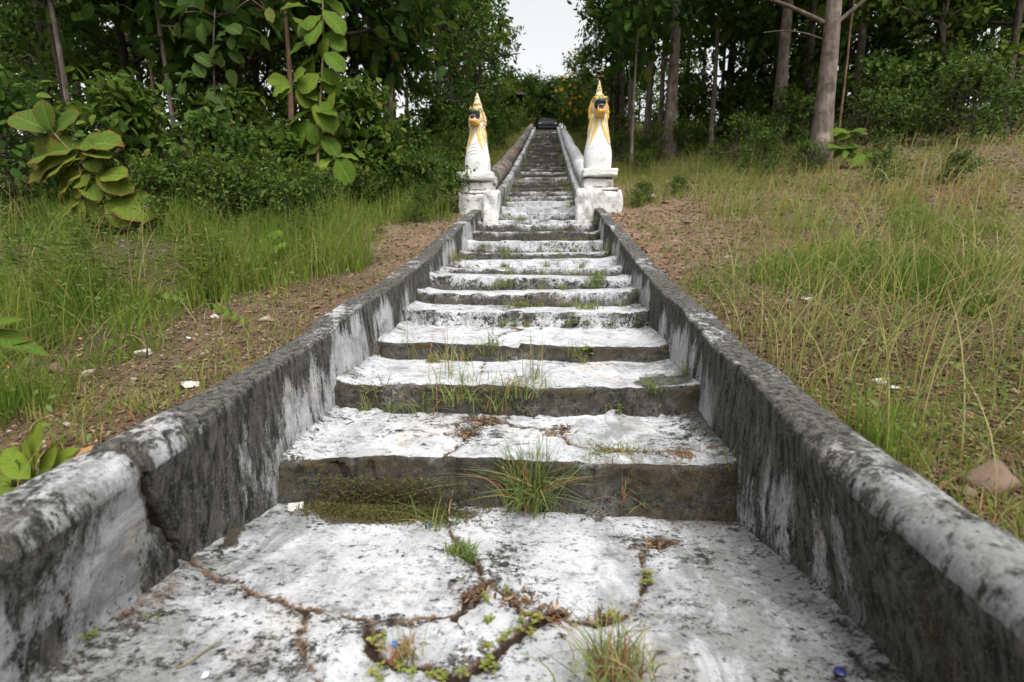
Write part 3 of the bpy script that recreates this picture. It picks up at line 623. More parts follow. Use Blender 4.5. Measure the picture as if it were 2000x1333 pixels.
# ------------------------------------------------------------------ naga statues
def naga(label, loc, H, yaw, left):
    th = thing("serpent_statue", label, "statue", loc, yaw)
    s = H / 1.72
    def put(name, V, Fs, m, smooth=True, parent=None):
        o = part(name, mesh_np(name, np.asarray(V) * s, [f for f in Fs if len(f)], None, smooth), m, parent or th)
        return o
    secs = [(0, .262, .24, 0, 0, 3.2), (.08, .265, .245, 0, 0, 3.0), (.2, .274, .255, 0, -.012, 2.6), (.34, .272, .25, 0, -.02, 2.3), (.5, .245, .225, 0, -.015, 2.1), (.65, .215, .20, 0, .005, 2), (.8, .188, .18, 0, .025, 2), (.92, .170, .17, 0, .04, 2), (1.02, .162, .17, 0, .035, 2), (1.12, .150, .165, 0, .03, 2), (1.22, .135, .15, 0, .03, 2), (1.30, .110, .12, 0, .03, 2), (1.36, .08, .09, 0, .03, 2)]
    ts = np.linspace(0, 1.36, 40); S = np.array(secs); secs2 = [tuple([t] + [np.interp(t, S[:, 0], S[:, k]) for k in range(1, 6)]) for t in ts]
    V, F, T = loft(secs2, 36); V[:, :2] *= 1 + ((fbm(V, 6, 3, 4) - .5) * .05)[:, None]
    put("neck_and_chest", V, [F, T], M_PAINT)
    def chest(z, u):
        """point on the front of the chest: u -1..1 across"""
        hx = np.interp(z, S[:, 0], S[:, 1]); hy = np.interp(z, S[:, 0], S[:, 2]); yc = np.interp(z, S[:, 0], S[:, 4]); p = np.interp(z, S[:, 0], S[:, 5])
        a = -PI / 2 + u * PI / 2; c, n = np.cos(a), np.sin(a); e = 2 / p
        return np.stack([hx * np.sign(c) * np.abs(c) ** e, yc + hy * np.sign(n) * np.abs(n) ** e, z], -1)
    # scale lines across the chest
    rows = ((.60, .34), (.53, .42), (.46, .44), (.385, .46)) if left else ((.50, .42), (.36, .44), (.25, .42), (.62, .36))
    if left:
        for z0, uw in rows:
            u = np.linspace(-uw, uw, 28); z = z0 + 0.022 * np.cos(u / uw * PI * 1.0) + .004 * np.sin(u * 19)
            P = chest(z, u); V, F = tube(P, .0042 * (1.2 - (u / uw) ** 2), 6); put("scale_line", V, [F], M_BLACK)
    else:
        for z0, uw in rows[:3]:                                       # shallow moulded scales, only a shade apart
            for q in range(-2, 3):
                u = np.linspace(-.08, .08, 10) + q * .17 + (.085 if z0 == .36 else 0); z = z0 - .028 * np.cos((u - u.mean()) / .08 * PI / 2)
                V, F = tube(chest(z, u), .0035, 6); put("scale_ridge", V, [F], M_PAINT)
    # mane locks hugging both sides of the neck
    for sg in (-1, 1):
        for j, (uA, uB, zA, zB, wd, mt) in enumerate([(.17, .56, 1.00, .47, .050, M_YEL), (.34, .72, 1.02, .54, .042, M_PALE), (.50, .86, 1.02, .62, .050, M_YEL), (.64, .98, 1.02, .72, .05, M_PALE), (.84, 1.10, 1.02, .80, .07, M_YEL)]):
            n = 22; t = np.linspace(0, 1, n); z = zA + (zB - zA) * t; uc = uA + (uB - uA) * (t ** 1.5) ; wdt = wd * 2.2 * np.sin(PI * np.clip(.14 + .86 * t, 0, 1)) ** .7 + .004
            rowsV = []
            for q in np.linspace(-1, 1, 7):
                P = chest(z, sg * (uc + q * wdt)); c = np.stack([0 * z, np.interp(z, S[:, 0], S[:, 4]), z], 1); d = P - c; d[:, 2] = 0; d /= np.linalg.norm(d, axis=1)[:, None]
                rowsV.append(P + d * (.004 + .016 * (1 - q * q)))
            V = np.stack(rowsV, 1).reshape(-1, 3); F = grid_faces(n, 7); put("mane_lock", V, [F if sg > 0 else F[:, ::-1]], mt)
    # head: hood, snout, lower jaw, mouth, teeth, eyes, crest, ears
    hz = 1.07
    V, F, T = loft([(-.10, .135, .17, 0, hz + .12, 2.2), (-.02, .150, .19, 0, hz + .11, 2.3), (.06, .145, .18, 0, hz + .11, 2.3), (.12, .125, .15, 0, hz + .12, 2.3)], 26, 'y'); put("head", V, [F, T], M_FLAKE)
    V, F, T = loft([(.06, .112, .075, 0, hz + .155, 3), (.14, .108, .075, 0, hz + .16, 3), (.22, .098, .068, 0, hz + .165, 3), (.29, .088, .060, 0, hz + .175, 2.6), (.34, .070, .042, 0, hz + .185, 2.2)], 24, 'y'); put("snout", V, [F, T], M_GRN)
    V, F, T = loft([(.05, .085, .05, 0, hz + .065, 3), (.27, .070, .042, 0, hz + .07, 2.6)], 20, 'y'); put("mouth", V, [F, T], M_RED)
    V, F, T = loft([(.22, .052, .020, 0, hz + .055, 2), (.30, .040, .016, 0, hz + .045, 2), (.335, .022, .010, 0, hz + .04, 2)], 16, 'y'); put("tongue", V, [F, T], M_RED)
    V, F, T = loft([(.0, .105, .060, 0, hz - .035, 2.6), (.12, .104, .058, 0, hz - .025, 3), (.24, .092, .048, 0, hz - .018, 3), (.31, .072, .038, 0, hz - .01, 2.6), (.345, .045, .022, 0, hz, 2.2)], 24, 'y'); put("lower_jaw", V, [F, T], M_YEL)
    P = np.array([(-.088, -.06, hz + .02), (-.088, -.17, hz + .025), (-.078, -.26, hz + .025), (-.045, -.325, hz + .018), (0, -.342, hz + .015), (.045, -.325, hz + .018), (.078, -.26, hz + .025), (.088, -.17, hz + .025), (.088, -.06, hz + .02)])
    V, F = tube(P, .016, 8); put("lip", V, [F], M_PAINT if left else M_YEL)
    for q in np.linspace(-1, 1, 8):
        V, F, T = loft([(0, .009, .008, q * .062, -.275 - .03 * (1 - q * q), 2), (-.03, .003, .003, q * .062, -.275 - .03 * (1 - q * q), 2)], 8); V[:, 2] += hz + .128; put("tooth", V, [F, T], M_PAINT)
    for sg in (-1, 1):
        V, F, T = loft([(0, .014, .012, sg * .055, -.30, 2), (.055, .003, .003, sg * .058, -.31, 2)], 10); V[:, 2] += hz + .025; put("fang", V, [F, T], M_PAINT)
        V, F, T = loft([(-.02, .028, .026, 0, 0, 2), (0, .036, .034, 0, 0, 2), (.02, .028, .026, 0, 0, 2)], 16, 'y'); put("eye", V + np.array([sg * .092, -.13, hz + .235]), [F, T], M_PALE)
        V, F, T = loft([(.02, .014, .013, 0, 0, 2), (.032, .009, .009, 0, 0, 2)], 12, 'y'); put("pupil", V + np.array([sg * .092, -.135, hz + .235]), [F, T], M_BLACK)
        V, F = tube(np.array([(sg * .045, -.20, hz + .225), (sg * .075, -.19, hz + .275), (sg * .115, -.15, hz + .285), (sg * .14, -.09, hz + .25), (sg * .145, -.07, hz + .21)]), [.012, .02, .022, .018, .008], 8); put("brow", V, [F], M_YEL if not left else M_FLAKE)
        V, F, T = loft([(0, .016, .016, 0, 0, 2), (.05, .010, .01, 0, -.012, 2), (.085, .003, .003, 0, -.004, 2)], 10); put("nose_curl", V + np.array([sg * .035, -.30, hz + .215]), [F, T], M_YEL)
        # ear: flame-edged flap hanging beside the cheek
        zz = np.linspace(.90, 1.37, 40) if not left else np.linspace(.93, 1.34, 40); t = (zz - zz[0]) / (zz[-1] - zz[0])
        wd = .085 * np.sin(PI * (0.12 + .82 * t)) ** .8 * (1 + .22 * np.abs(np.sin(t * PI * 5)))
        A = np.stack([np.stack([sg * (.110 + 0 * zz), .01 + 0 * zz, zz], 1), np.stack([sg * (.13 + wd * .5), -.055 + 0 * zz, zz], 1), np.stack([sg * (.115 + wd), .0 + 0 * zz, zz - .01], 1), np.stack([sg * (.12 + wd * .5), .035 + 0 * zz, zz], 1)], 1).reshape(-1, 3)
        F = grid_faces(40, 4, True); put("ear_flap", A, [F if sg < 0 else F[:, ::-1]], M_FLAKE if left else M_YEL)
    # tall tapering crest with rings
    zc = hz + .24; top = 1.72; n = 44; t = np.linspace(0, 1, n); wb = .125 if left else .092
    rad = wb * (1 - t) ** (.85 if left else 1.0) * (1 + .07 * np.abs(np.sin(t * PI * 7))) + .006
    V, F = tube(np.stack([0 * t, .02 - .02 * t, zc + (top - zc) * t], 1), rad, 16); V[:, 1] *= .85; put("crest", V, [F], M_FLAKE if left else M_PALE)
    for q in ((.30, .55, .68, .82) if not left else (.42, .72)):
        P = np.stack([0 * t[:3], .02 - .02 * (q + np.array([-.03, 0, .05])), zc + (top - zc) * (q + np.array([-.03, 0, .05]))], 1); r0 = np.interp(q, t, rad); V, F = tube(P, [r0 * 1.12, r0 * 1.2, r0 * .98], 16); put("crest_ring", V, [F], M_FLAKE if left else M_YEL)
    if True:
        V, F, T = loft([(0, .028, .012, 0, 0, 2), (.05, .034, .014, 0, .0, 2), (.12, .004, .004, 0, .03, 2)], 12); put("forehead_jewel", V + np.array([0, -.085, hz + .255]), [F, T], M_YEL)
    return th
qL = at_y(932, 336, 9.62); qR = at_y(1169, 329, 9.62)
naga("white serpent statue with dark scale lines and flaking crest, on the left plinth", (-(xl[0] + xl[1]) / 2 - .005, 9.62, zL[3] - .01), (at_y(923, 180, 9.6)[2] - zL[3]), -0.22, True)
naga("white serpent statue with yellow ears and a tall yellow ringed crest, on the right plinth", ((xr[0] + xr[1]) / 2 - .01, 9.62, zR[3] - .01), (at_y(1176, 155, 9.6)[2] - zR[3]), 0.06, False)

# ------------------------------------------------------------------ leaves
def leaf_template(kind):
    """(x across, y along, z up) verts of a unit-length leaf, faces, edge & vein weights"""
    if kind == 'small':
        V = np.array([(0, 0, 0), (.24, .42, .05), (.0, .5, -.02), (-.24, .42, .05), (0, 1, -.10)]); F = [np.array([(0, 1, 2), (0, 2, 3), (1, 4, 2), (2, 4, 3)])]
        return V, F, np.zeros(5), np.array([0, 1, 0, 1, 0]) + 1j * np.array([0, .42, .5, .42, 1])
    if kind == 'mid':
        ts = [0, .22, .5, .78, 1.0]; ws = [.02, .20, .27, .19, .0]
    elif kind == 'lance':
        ts = [0, .2, .45, .75, 1.0]; ws = [.01, .10, .14, .09, .0]
    else:
        ts = [-.12, 0, .10, .28, .48, .68, .86, .97, 1.0]; ws = [.012, .015, .14, .27, .34, .35, .26, .10, .015]
    V = []; E = []; Ve = []
    for i, (t, wd) in enumerate(zip(ts, ws)):
        big = kind == 'teak'; wob = (.03 if i % 2 else -.02) if big else 0
        for u in (-1, -.5, 0, .5, 1) if big else (-1, 0, 1):
            V.append((u * wd, t, .22 * abs(u) * wd - .22 * max(t, 0) ** 2 + wob * abs(u) + (.02 if abs(u) == .5 else 0))); E.append(1.0 if (abs(u) == 1 or t > .93) and t > .05 else .0); Ve.append(abs(u) + 0j + 1j * t)
    V = np.array(V); Ve = np.array(Ve); m = 5 if kind == 'teak' else 3
    return V, [grid_faces(len(ts), m)[:, ::-1]], np.array(E), Ve
TEMPL = {k: leaf_template(k) for k in ('small', 'mid', 'lance', 'teak')}
def leaves(pos, dirs, L, kind, rng, upj=.5, tint=None, up0=None):
    pos = np.asarray(pos, float); n = len(pos); V0, F0, E0, W0 = TEMPL[kind]
    d = dirs / (np.linalg.norm(dirs, axis=1)[:, None] + 1e-9)
    u = (np.array([0, 0, 1.0]) if up0 is None else up0) + rng.normal(0, upj, (n, 3)); s = np.cross(d, u); s /= np.linalg.norm(s, axis=1)[:, None] + 1e-9; u = np.cross(s, d)
    L = np.broadcast_to(np.asarray(L, float), (n,))
    wv = rng.uniform(.85, 1.12, n)
    V = pos[:, None] + L[:, None, None] * (V0[None, :, 0:1] * wv[:, None, None] * s[:, None] + V0[None, :, 1:2] * d[:, None] + V0[None, :, 2:3] * rng.uniform(.4, 1.6, n)[:, None, None] * u[:, None])
    m = len(V0); off = (np.arange(n) * m)[:, None, None]
    F = [(f[None] + off).reshape(-1, f.shape[1]) for f in F0]
    t = rng.beta(2.2, 2.2, n) if tint is None else tint
    return V.reshape(-1, 3), F, np.repeat(t, m), np.tile(E0, n), np.tile(W0, n)
def leaf_mesh(name, packs):
    V = []; F = {}; T = []; E = []; W = []; o = 0
    for (v, fs, t, e, w_) in packs:
        V.append(v); T.append(t); E.append(e); W.append(w_)
        for f in fs: F.setdefault(f.shape[1], []).append(f + o)
        o += len(v)
    return mesh_np(name, np.concatenate(V), [np.concatenate(f) for f in F.values()], {'tint': np.concatenate(T), 'edge': np.concatenate(E), 'lu': np.concatenate(W).real, 'lv': np.concatenate(W).imag}, True)
def unit(a): return a / (np.linalg.norm(a) + 1e-9)

# ------------------------------------------------------------------ trees
def grow(rng, H, r0, z_low, R, nbr, ntw, nleaf, L, kind, lean=.03, spread=.28, up=(.15, .8), shape=None, wander=.05, leaf_up=.5, droop=.45):
    """a tapered trunk with limbs + a crown of separate leaves; returns two meshes"""
    tb = MB(); n = 12; t = np.linspace(0, 1, n)
    wx = np.cumsum(rng.normal(0, wander, n)) * .4; wy = np.cumsum(rng.normal(0, wander, n)) * .4; wx -= wx[0]; wy -= wy[0]
    P = np.stack([wx + lean * H * t * math.cos(rng.uniform(0, 6)), wy + lean * H * t * math.sin(rng.uniform(0, 6)), H * t], 1)
    P = np.concatenate([[[0, 0, -.35]], P]); rr = np.concatenate([[r0 * 1.5], r0 * (1.22 * np.exp(-t * 14) * .4 + 1 - .80 * t)])
    V, F = tube(P, rr, 12); tb.add(V, F)
    lp, ld = [], []
    for b in range(nbr):
        f = (b + .5 + rng.uniform(-.4, .4)) / nbr; z = z_low + (H * .98 - z_low) * f ** .9
        az = b * 2.39996 + rng.normal(0, .45); q = np.clip(z / H, 0, 1)
        base = np.array([np.interp(z, P[:, 2], P[:, 0]), np.interp(z, P[:, 2], P[:, 1]), z])
        rad = R * (shape(f) if shape else (math.sin(PI * (.18 + .78 * f)) ** .7)) * rng.uniform(.7, 1.15)
        el = up[0] + (up[1] - up[0]) * f + rng.normal(0, .12)
        d = np.array([math.cos(az) * math.cos(el), math.sin(az) * math.cos(el), math.sin(el)])
        s = np.linspace(0, 1, 6); B = base + np.outer(s, d) * rad; B[:, 2] -= .10 * rad * s ** 2; B[1:-1] += rng.normal(0, .03 * rad, (4, 3))
        br = r0 * (.34 - .2 * f) * (1 - .8 * s) + .006
        V, F = tube(B, br, 6); tb.add(V, F)
        for k in range(ntw):
            a = rng.uniform(.25, 1.0); pb = np.array([np.interp(a, s, B[:, c]) for c in range(3)])
            td = unit(d * .5 + rng.normal(0, .75, 3) + np.array([0, 0, .12])); tl = rad * rng.uniform(.22, .5) * (1.15 - .4 * a)
            V, F = tube(np.stack([pb, pb + td * tl * .5 + [0, 0, .02], pb + td * tl]), [.012, .008, .004], 4); tb.add(V, F)
            m = max(2, int(nleaf * rng.uniform(.6, 1.4))); c = rng.uniform(.15, 1.05, m)
            lp.append(pb + np.outer(c, td) * tl + rng.normal(0, spread * L * 1.4, (m, 3)))
            o = rng.normal(0, .7, (m, 3)) + td * .6; o[:, 2] -= droop; ld.append(o)
    lp = np.concatenate(lp); ld = np.concatenate(ld)
    L_ = L * rng.uniform(.6, 1.25, len(lp))
    lf = leaves(lp, ld, L_, kind, rng, leaf_up)
    return tb.mesh("trunk", True), leaf_mesh("crown", [lf])
def tree(name, label, cat, loc, meshes, bark_m, leaf_m, group=None, rotz=0, leafname="crown", stem="trunk"):
    th = thing(name, label, cat, loc, rotz, group)
    part(stem, meshes[0], bark_m, th); part(leafname, meshes[1], leaf_m, th); return th
FAR = (0, 0, -60)
def gz(x, y, dz=0.0): return (x, y, ground_z(x, y) + dz)
def placed(p): return (float(p[0]), float(p[1]), float(p[2]))
rg = np.random.default_rng(11)
USED = set()
def use(proto, loc, rotz, sc, label, group=None, tilt=(0, 0)):
    """the first use moves the prototype itself, later ones copy it"""
    if proto.name not in USED:
        USED.add(proto.name); proto.location = loc; proto.rotation_euler = (tilt[0], tilt[1], rotz); proto.scale = (sc,) * 3; proto["label"] = label
        if group: proto["group"] = group
        elif "group" in proto: del proto["group"]
        return proto
    o = dup(proto, loc, rotz, sc, label, group, tilt)
    if not group and "group" in o: del o["group"]
    return o
# prototypes: forest trees (broad small-leaved), tall bare-trunked teaks, leafy saplings, bushes
FT = [tree("forest_tree", "x", "tree", FAR, grow(np.random.default_rng(100 + k), H, .14, (2.0, .9, 1.5)[k], R, 26, 7, 17, .21, 'mid', spread=.5), M_BARKD, M_FOREST2 if k == 1 else M_FOREST) for k, (H, R) in enumerate(((9.0, 2.5), (8.0, 2.7), (10.0, 2.4)))]
TT = [tree("teak_tree", "x", "tree", FAR, grow(np.random.default_rng(200 + k), 13, .125, zl, 3.1, 16, 7, 9, .40, 'mid', lean=.02, spread=.6, up=(.25, .8), wander=.03), M_BARK, M_FOREST) for k, zl in enumerate((4.6, 5.2, 4.0))]
BU = [tree("leafy_bush", "x", "bush", FAR, grow(np.random.default_rng(400 + k), H, .03, .12, R, 16, 6, 13, L, kd, lean=.05, spread=.6, up=(.25, 1.0)), M_BARKD, mt, leafname="foliage", stem="stems") for k, (H, R, L, kd, mt) in enumerate(((2.2, 1.2, .19, 'mid', M_FOREST), (1.5, 1.0, .11, 'small', M_BUSH), (1.0, .8, .10, 'small', M_BUSH), (1.8, 1.3, .16, 'mid', M_BUSH), (2.6, 1.3, .24, 'mid', M_FOREST2), (2.0, 1.2, .13, 'small', M_FOREST2)))]

# --- right: pale trunks standing free of the undergrowth (pixel of the foot or of the trunk, distance)
def at_px(px, py, Y): p = at_y(px, py, Y); return gz(p[0], Y, -.05)
def trunk_tree(px, py, Y, r_px, proto_seed, label, z_low=4.8, H=13, R=3.0, lean_px=0, bark_m=M_BARK, branches=None, name="teak_tree", nbr=15):
    r = r_px / 2 / FPX * Y * (.80 if px == 1598 else .92)
    rng = np.random.default_rng(proto_seed)
    me = grow(rng, H, r, z_low, R, nbr, 7, 10, .38, 'mid', lean=0.0, spread=.6, up=(.25, .8), wander=.03)
    loc = at_px(px, py, Y); t = tree(name, label, "tree", loc, me, bark_m, M_FOREST, rotz=rng.uniform(0, 6)); 
    if lean_px: t.rotation_euler = (0, lean_px, 0)
    return t, r
t1, r1 = trunk_tree(1598, 326, 11.1, 36, 1, "thick grey barked teak tree forking low, nearest tree right of the stairs", 4.0)
lb = MB()
for (az, el, L, z0) in ((PI - .25, .45, 2.6, 2.75), (.25, .60, 2.8, 2.72), (PI - .1, .20, 1.3, 2.45)):
    s = np.linspace(0, 1, 7); d = np.array([math.cos(az) * math.cos(el), math.sin(az) * math.cos(el), math.sin(el)])
    P = np.outer(s, d) * L + [0, 0, z0]; P[:, 2] += .12 * np.sin(s * 3); V, F = tube(P, (.045 if z0 > 2.6 else .018) * (1 - .5 * s), 8); lb.add(V, F)
t1.rotation_euler = (0, .0, 0); o = part("limb", lb.mesh("limb", True), M_BARKL, t1)
trunk_tree(1518, 268, 14.5, 22, 2, "straight grey trunked teak just left of the thick forking tree", 4.3)
trunk_tree(1306, 295, 15.5, 23, 3, "grey trunked teak tree nearest behind the right serpent statue", 3.3)
trunk_tree(1388, 277, 17, 9, 4, "slender pale trunked tree between two grey teaks right of the statue", 3.6, 10, 2.2)
trunk_tree(1458, 240, 21, 12, 5, "bluish grey trunk standing further back between the teaks", 4.4, 13, 2.6)
trunk_tree(1408, 225, 24, 8, 6, "thin straight trunk far back, left of the bluish grey trunk", 4.4, 12, 2.2)
trunk_tree(1424, 215, 26, 8, 16, "thin straight trunk far back, close beside the bluish grey trunk", 4.4, 12, 2.2)
trunk_tree(1234, 275, 14, 6, 7, "very thin pale crooked stem right beside the right serpent statue", 3.0, 7, 1.3, bark_m=M_BARK, name="sapling_tree", nbr=9)
trunk_tree(1290, 250, 19, 10, 8, "slim trunk half hidden behind the teak behind the right statue", 3.6, 11, 2.3)
trunk_tree(1213, 205, 26, 14, 9, "grey trunk far up the slope just right of the right statue's crest", 3.6, 12, 2.4)
trunk_tree(1638, 255, 12.2, 4.4, 10, "thin brown stem close behind the thick forking tree", 4, 7.5, 1.6, bark_m=M_BARKR, name="sapling_tree", nbr=9)
trunk_tree(1962, 230, 14, 14, 11, "dark trunk at the far right edge of the wood", 3.6, 12, 2.8, bark_m=M_BARKD)
trunk_tree(1986, 220, 16, 9, 12, "thin grey trunk rightmost at the edge of the wood", 3.6, 12, 2.6)
# --- left trunks
trunk_tree(158, 300, 9.6, 14, 21, "leaning pale trunk left of all, rising behind the yellowing teak sapling", 3.6, 9, 2.4, lean_px=-.07)
trunk_tree(148, 290, 10.0, 11, 22, "second stem close against the leaning pale trunk on the left", 3.8, 9, 2.2, lean_px=-.055, bark_m=M_BARKD)
trunk_tree(350, 320, 9.3, 11, 23, "pale barked young tree with bare forked branches amid dark leaves", 3.0, 7, 1.9, lean_px=-.02, name="sapling_tree", nbr=11)
trunk_tree(318, 330, 9.8, 8, 24, "thin reddish stem left of the pale barked young tree", 3.0, 7, 1.7, bark_m=M_BARKR, name="sapling_tree", nbr=10)
trunk_tree(578, 380, 10.4, 13, 25, "reddish brown trunk below the bright teak sapling", 3.2, 8, 2.0, bark_m=M_BARKR)
trunk_tree(668, 385, 10.6, 20, 26, "dark stout trunk right of the bright teak sapling", 3.0, 10, 2.6, bark_m=M_BARKD)
trunk_tree(694, 330, 12.5, 14, 27, "dark curving trunk in the shade left of the left statue", 3.2, 9, 2.4, lean_px=.05, bark_m=M_BARKD)
trunk_tree(775, 345, 14, 7, 28, "thin brown stem among low leaves left of the left statue", 2.6, 6, 1.6, bark_m=M_BARKR, name="sapling_tree", nbr=10)
trunk_tree(872, 245, 24, 7, 29, "thin pale trunk up the slope, left of the left statue's crest", 4, 9, 2.0)
# --- fill: woods on both sides (trees one cannot tell apart share a label)
LW = "dark leafy tree in the dense wood left of the stairs"; RW = "dark leafy tree in the dense wood right of the stairs"; HT = "bushy tree crowding the top of the hill around the stair head"
def gap_ok(x, y, R):
    """keep the opening of sky above the stairs free"""
    p = abs(x) - R * .9
    return p > (0.5 + .02 * y)
def scatter(side, n, yr, xr, protos, label, group, sc=(.8, 1.2), R=2.4, mind=1.6, seed=0, name=None):
    rng = np.random.default_rng(seed); pts = []; tries = 0
    while len(pts) < n and tries < 4000:
        tries += 1; y = rng.uniform(*yr); x = side * rng.uniform(*xr); x = x * (0.5 + y / 24) if xr[1] > 8 else x
        if abs(x) > 0.98 * y + 4: continue
        k = rng.uniform(*sc)
        if not gap_ok(x, y, R * k): continue
        if any((x - a) ** 2 + (y - b) ** 2 < mind ** 2 for a, b in pts): continue
        pts.append((x, y)); use(protos[int(rng.integers(len(protos)))], gz(x, y, -.1), rng.uniform(0, 6.28), k, label, group)
# left wood
scatter(-1, 12, (11.8, 15.2), (4.4, 15), FT, LW, "trees of the left wood", (.75, 1.05), 2.5, 2.2, 1)
scatter(-1, 15, (15, 26), (4.2, 20), FT + TT, LW, "trees of the left wood", (.9, 1.2), 2.5, 2.4, 2)
scatter(-1, 10, (27, 40), (4.5, 20), FT, LW, "trees of the left wood", (.9, 1.2), 2.5, 2.6, 3)
# right wood: starts further back, trunks stand free in front of it
scatter(1, 14, (14.5, 20), (6.2, 15), FT + FT + TT, RW, "trees of the right wood", (.85, 1.1), 2.5, 2.4, 4)
scatter(1, 18, (21, 31), (4.8, 16), FT + FT + TT, RW, "trees of the right wood", (.9, 1.2), 2.5, 2.6, 5)
scatter(1, 10, (31, 42), (4.0, 16), FT, RW, "trees of the right wood", (.9, 1.2), 2.5, 2.6, 6)
# around the head of the stairs
HP = [tree("hilltop_tree", "x", "tree", FAR, grow(np.random.default_rng(500 + k), 4.7, .09, zl, 2.3, 30, 8, 18, .20, 'mid', spread=.6, up=(.1, .9)), M_BARKD, M_FOREST if k else M_FOREST2) for k, zl in enumerate((.4, 1.9))]
for (x, y, s, k) in ((-3.4, 42.5, 1.0, 0), (3.4, 42.8, 1.0, 0), (-2.2, 43.8, .95, 1), (2.2, 44.0, .95, 1), (0.1, 47.3, .86, 0), (-2.4, 47.5, 1.0, 0), (2.6, 47.3, .95, 0), (0.2, 44.4, .80, 1), (-5.6, 45, 1.2, 0), (5.8, 45.5, 1.2, 0), (-.9, 51, 1.0, 0), (1.6, 52, 1.0, 0), (-8, 47, 1.4, 0), (8.5, 48, 1.4, 0), (-4, 50, 1.3, 0), (4.5, 51, 1.3, 0), (0.0, 50, .95, 0), (-1.5, 42.2, .95, 1), (1.5, 42.4, .95, 1), (-.2, 42.8, .85, 1), (0, 46, .8, 0), (-1.75, 41.2, .62, 0), (2.0, 40.9, .60, 0)):
    use(HP[k], gz(x, y, -.1), x * 3 + y, s, HT, "trees around the stair head")
# canopy closing in on both sides of the upper flight
for (x, y, s, k) in ((-3.3, 15.8, .74, 0), (-3.5, 19.5, .92, 1), (-3.5, 23.5, .98, 2), (-3.6, 27.5, 1.0, 0), (-5.4, 31.5, 1.0, 1), (-5.2, 38.5, .9, 2)): use(FT[k], gz(x, y, -.1), y * 2.1, s, LW, "trees of the left wood")
for (x, y, s, k) in ((3.75, 19.0, 1.0, 1), (3.7, 22.5, 1.0, 2), (3.6, 26, 1.0, 0), (3.7, 30, 1.0, 1), (3.9, 36.5, .8, 0)): use(FT[k] if y > 24 else TT[k], gz(x, y, -.1), y * 2.1, s, RW, "trees of the right wood")
# bushes along the wood's edge
LB = "broad leafed dark bush at the edge of the left wood"; RB = "low green bush at the edge of the right wood"
rng = np.random.default_rng(5)
for i, (px, py) in enumerate(((30, 400), (90, 350), (250, 400), (300, 385), (440, 405), (470, 385), (520, 385), (560, 375), (610, 370), (700, 365), (740, 345), (800, 320), (850, 300), (890, 285))):
    q = ghit(px, py + 30); Y = min(q[1], 10.6 + max(0, px - 500) * .016) + (.6 if 120 < px < 480 else 0); p = at_y(px, py, Y)
    use(BU[(0, 3, 4, 5, 0, 4, 3)[i % 7]], gz(p[0], Y, -.05), i * 1.7, rng.uniform(.6, .95) * (1 if px < 700 else .85), LB, "bushes along the left wood")
for i, (px, py, s) in enumerate(((1215, 285, .6), (1260, 290, .6), (1340, 300, .5), (1440, 300, .7), (1490, 315, .8), (1545, 310, .7), (1690, 300, .8), (1760, 285, .95), (1830, 280, .95), (1900, 270, 1.0), (1975, 265, 1.05), (1720, 250, .9), (1870, 235, 1.0))):
    Y = 11.8 + (3.5 if px < 1400 else 1.0 * (i % 3)) ; p = at_y(px, py, Y)
    use(BU[1 + i % 3], gz(p[0], Y, -.05), i * 2.1, s, RB, "bushes along the right wood")

# ------------------------------------------------------------------ single plants, leaf by leaf
def px_leaves(items, Y, rng, kind, org, dy=.12, wide=1.0, face=.8, tints=(.2, .9)):
    """leaves given as (foot pixel, tip pixel[, tint]) on a plant standing at distance Y"""
    out = []
    for it in items:
        (a, b) = it[0], it[1]; y0 = Y + rng.uniform(-dy, dy) * .6; A = at_y(*a, y0); B = at_y(*b, y0 + rng.uniform(-dy * 1.6, dy * .6)); d = B - A; L = np.linalg.norm(d)
        up0 = np.array([rng.normal(0, .25), -face + rng.normal(0, .25), .75 + rng.normal(0, .2)])
        t = it[2] if len(it) > 2 else rng.uniform(*tints)
        out.append(leaves([A - org], np.array([d / L]), L * 1.04, kind, rng, .05, np.array([t]), up0))
    return out
def plant(name, label, cat, loc, stems, packs, stem_m, leaf_m, group=None, leafname="leaves"):
    th = thing(name, label, cat, tuple(loc), 0, group); org = np.array(loc)
    if stems:
        b = MB()
        for P, r0, r1 in stems:
            P = np.asarray(P, float) - org; n = max(6, len(P) * 3); t = np.linspace(0, 1, len(P)); tt = np.linspace(0, 1, n)
            Q = np.stack([np.interp(tt, t, P[:, c]) for c in range(3)], 1)
            for _ in range(2): Q[1:-1] = (Q[:-2] + 2 * Q[1:-1] + Q[2:]) / 4
            V, F = tube(Q, r0 + (r1 - r0) * tt, 7); b.add(V, F, a=.4)
        part("stem", b.mesh("stem", True), stem_m, th)
    if packs: part(leafname, leaf_mesh(leafname, packs), leaf_m, th)
    return th
M_STEM = plain("green_brown_stem", (0.16, 0.13, 0.06), 0.8, 0.2, 0.3, 10)
rng = np.random.default_rng(21)
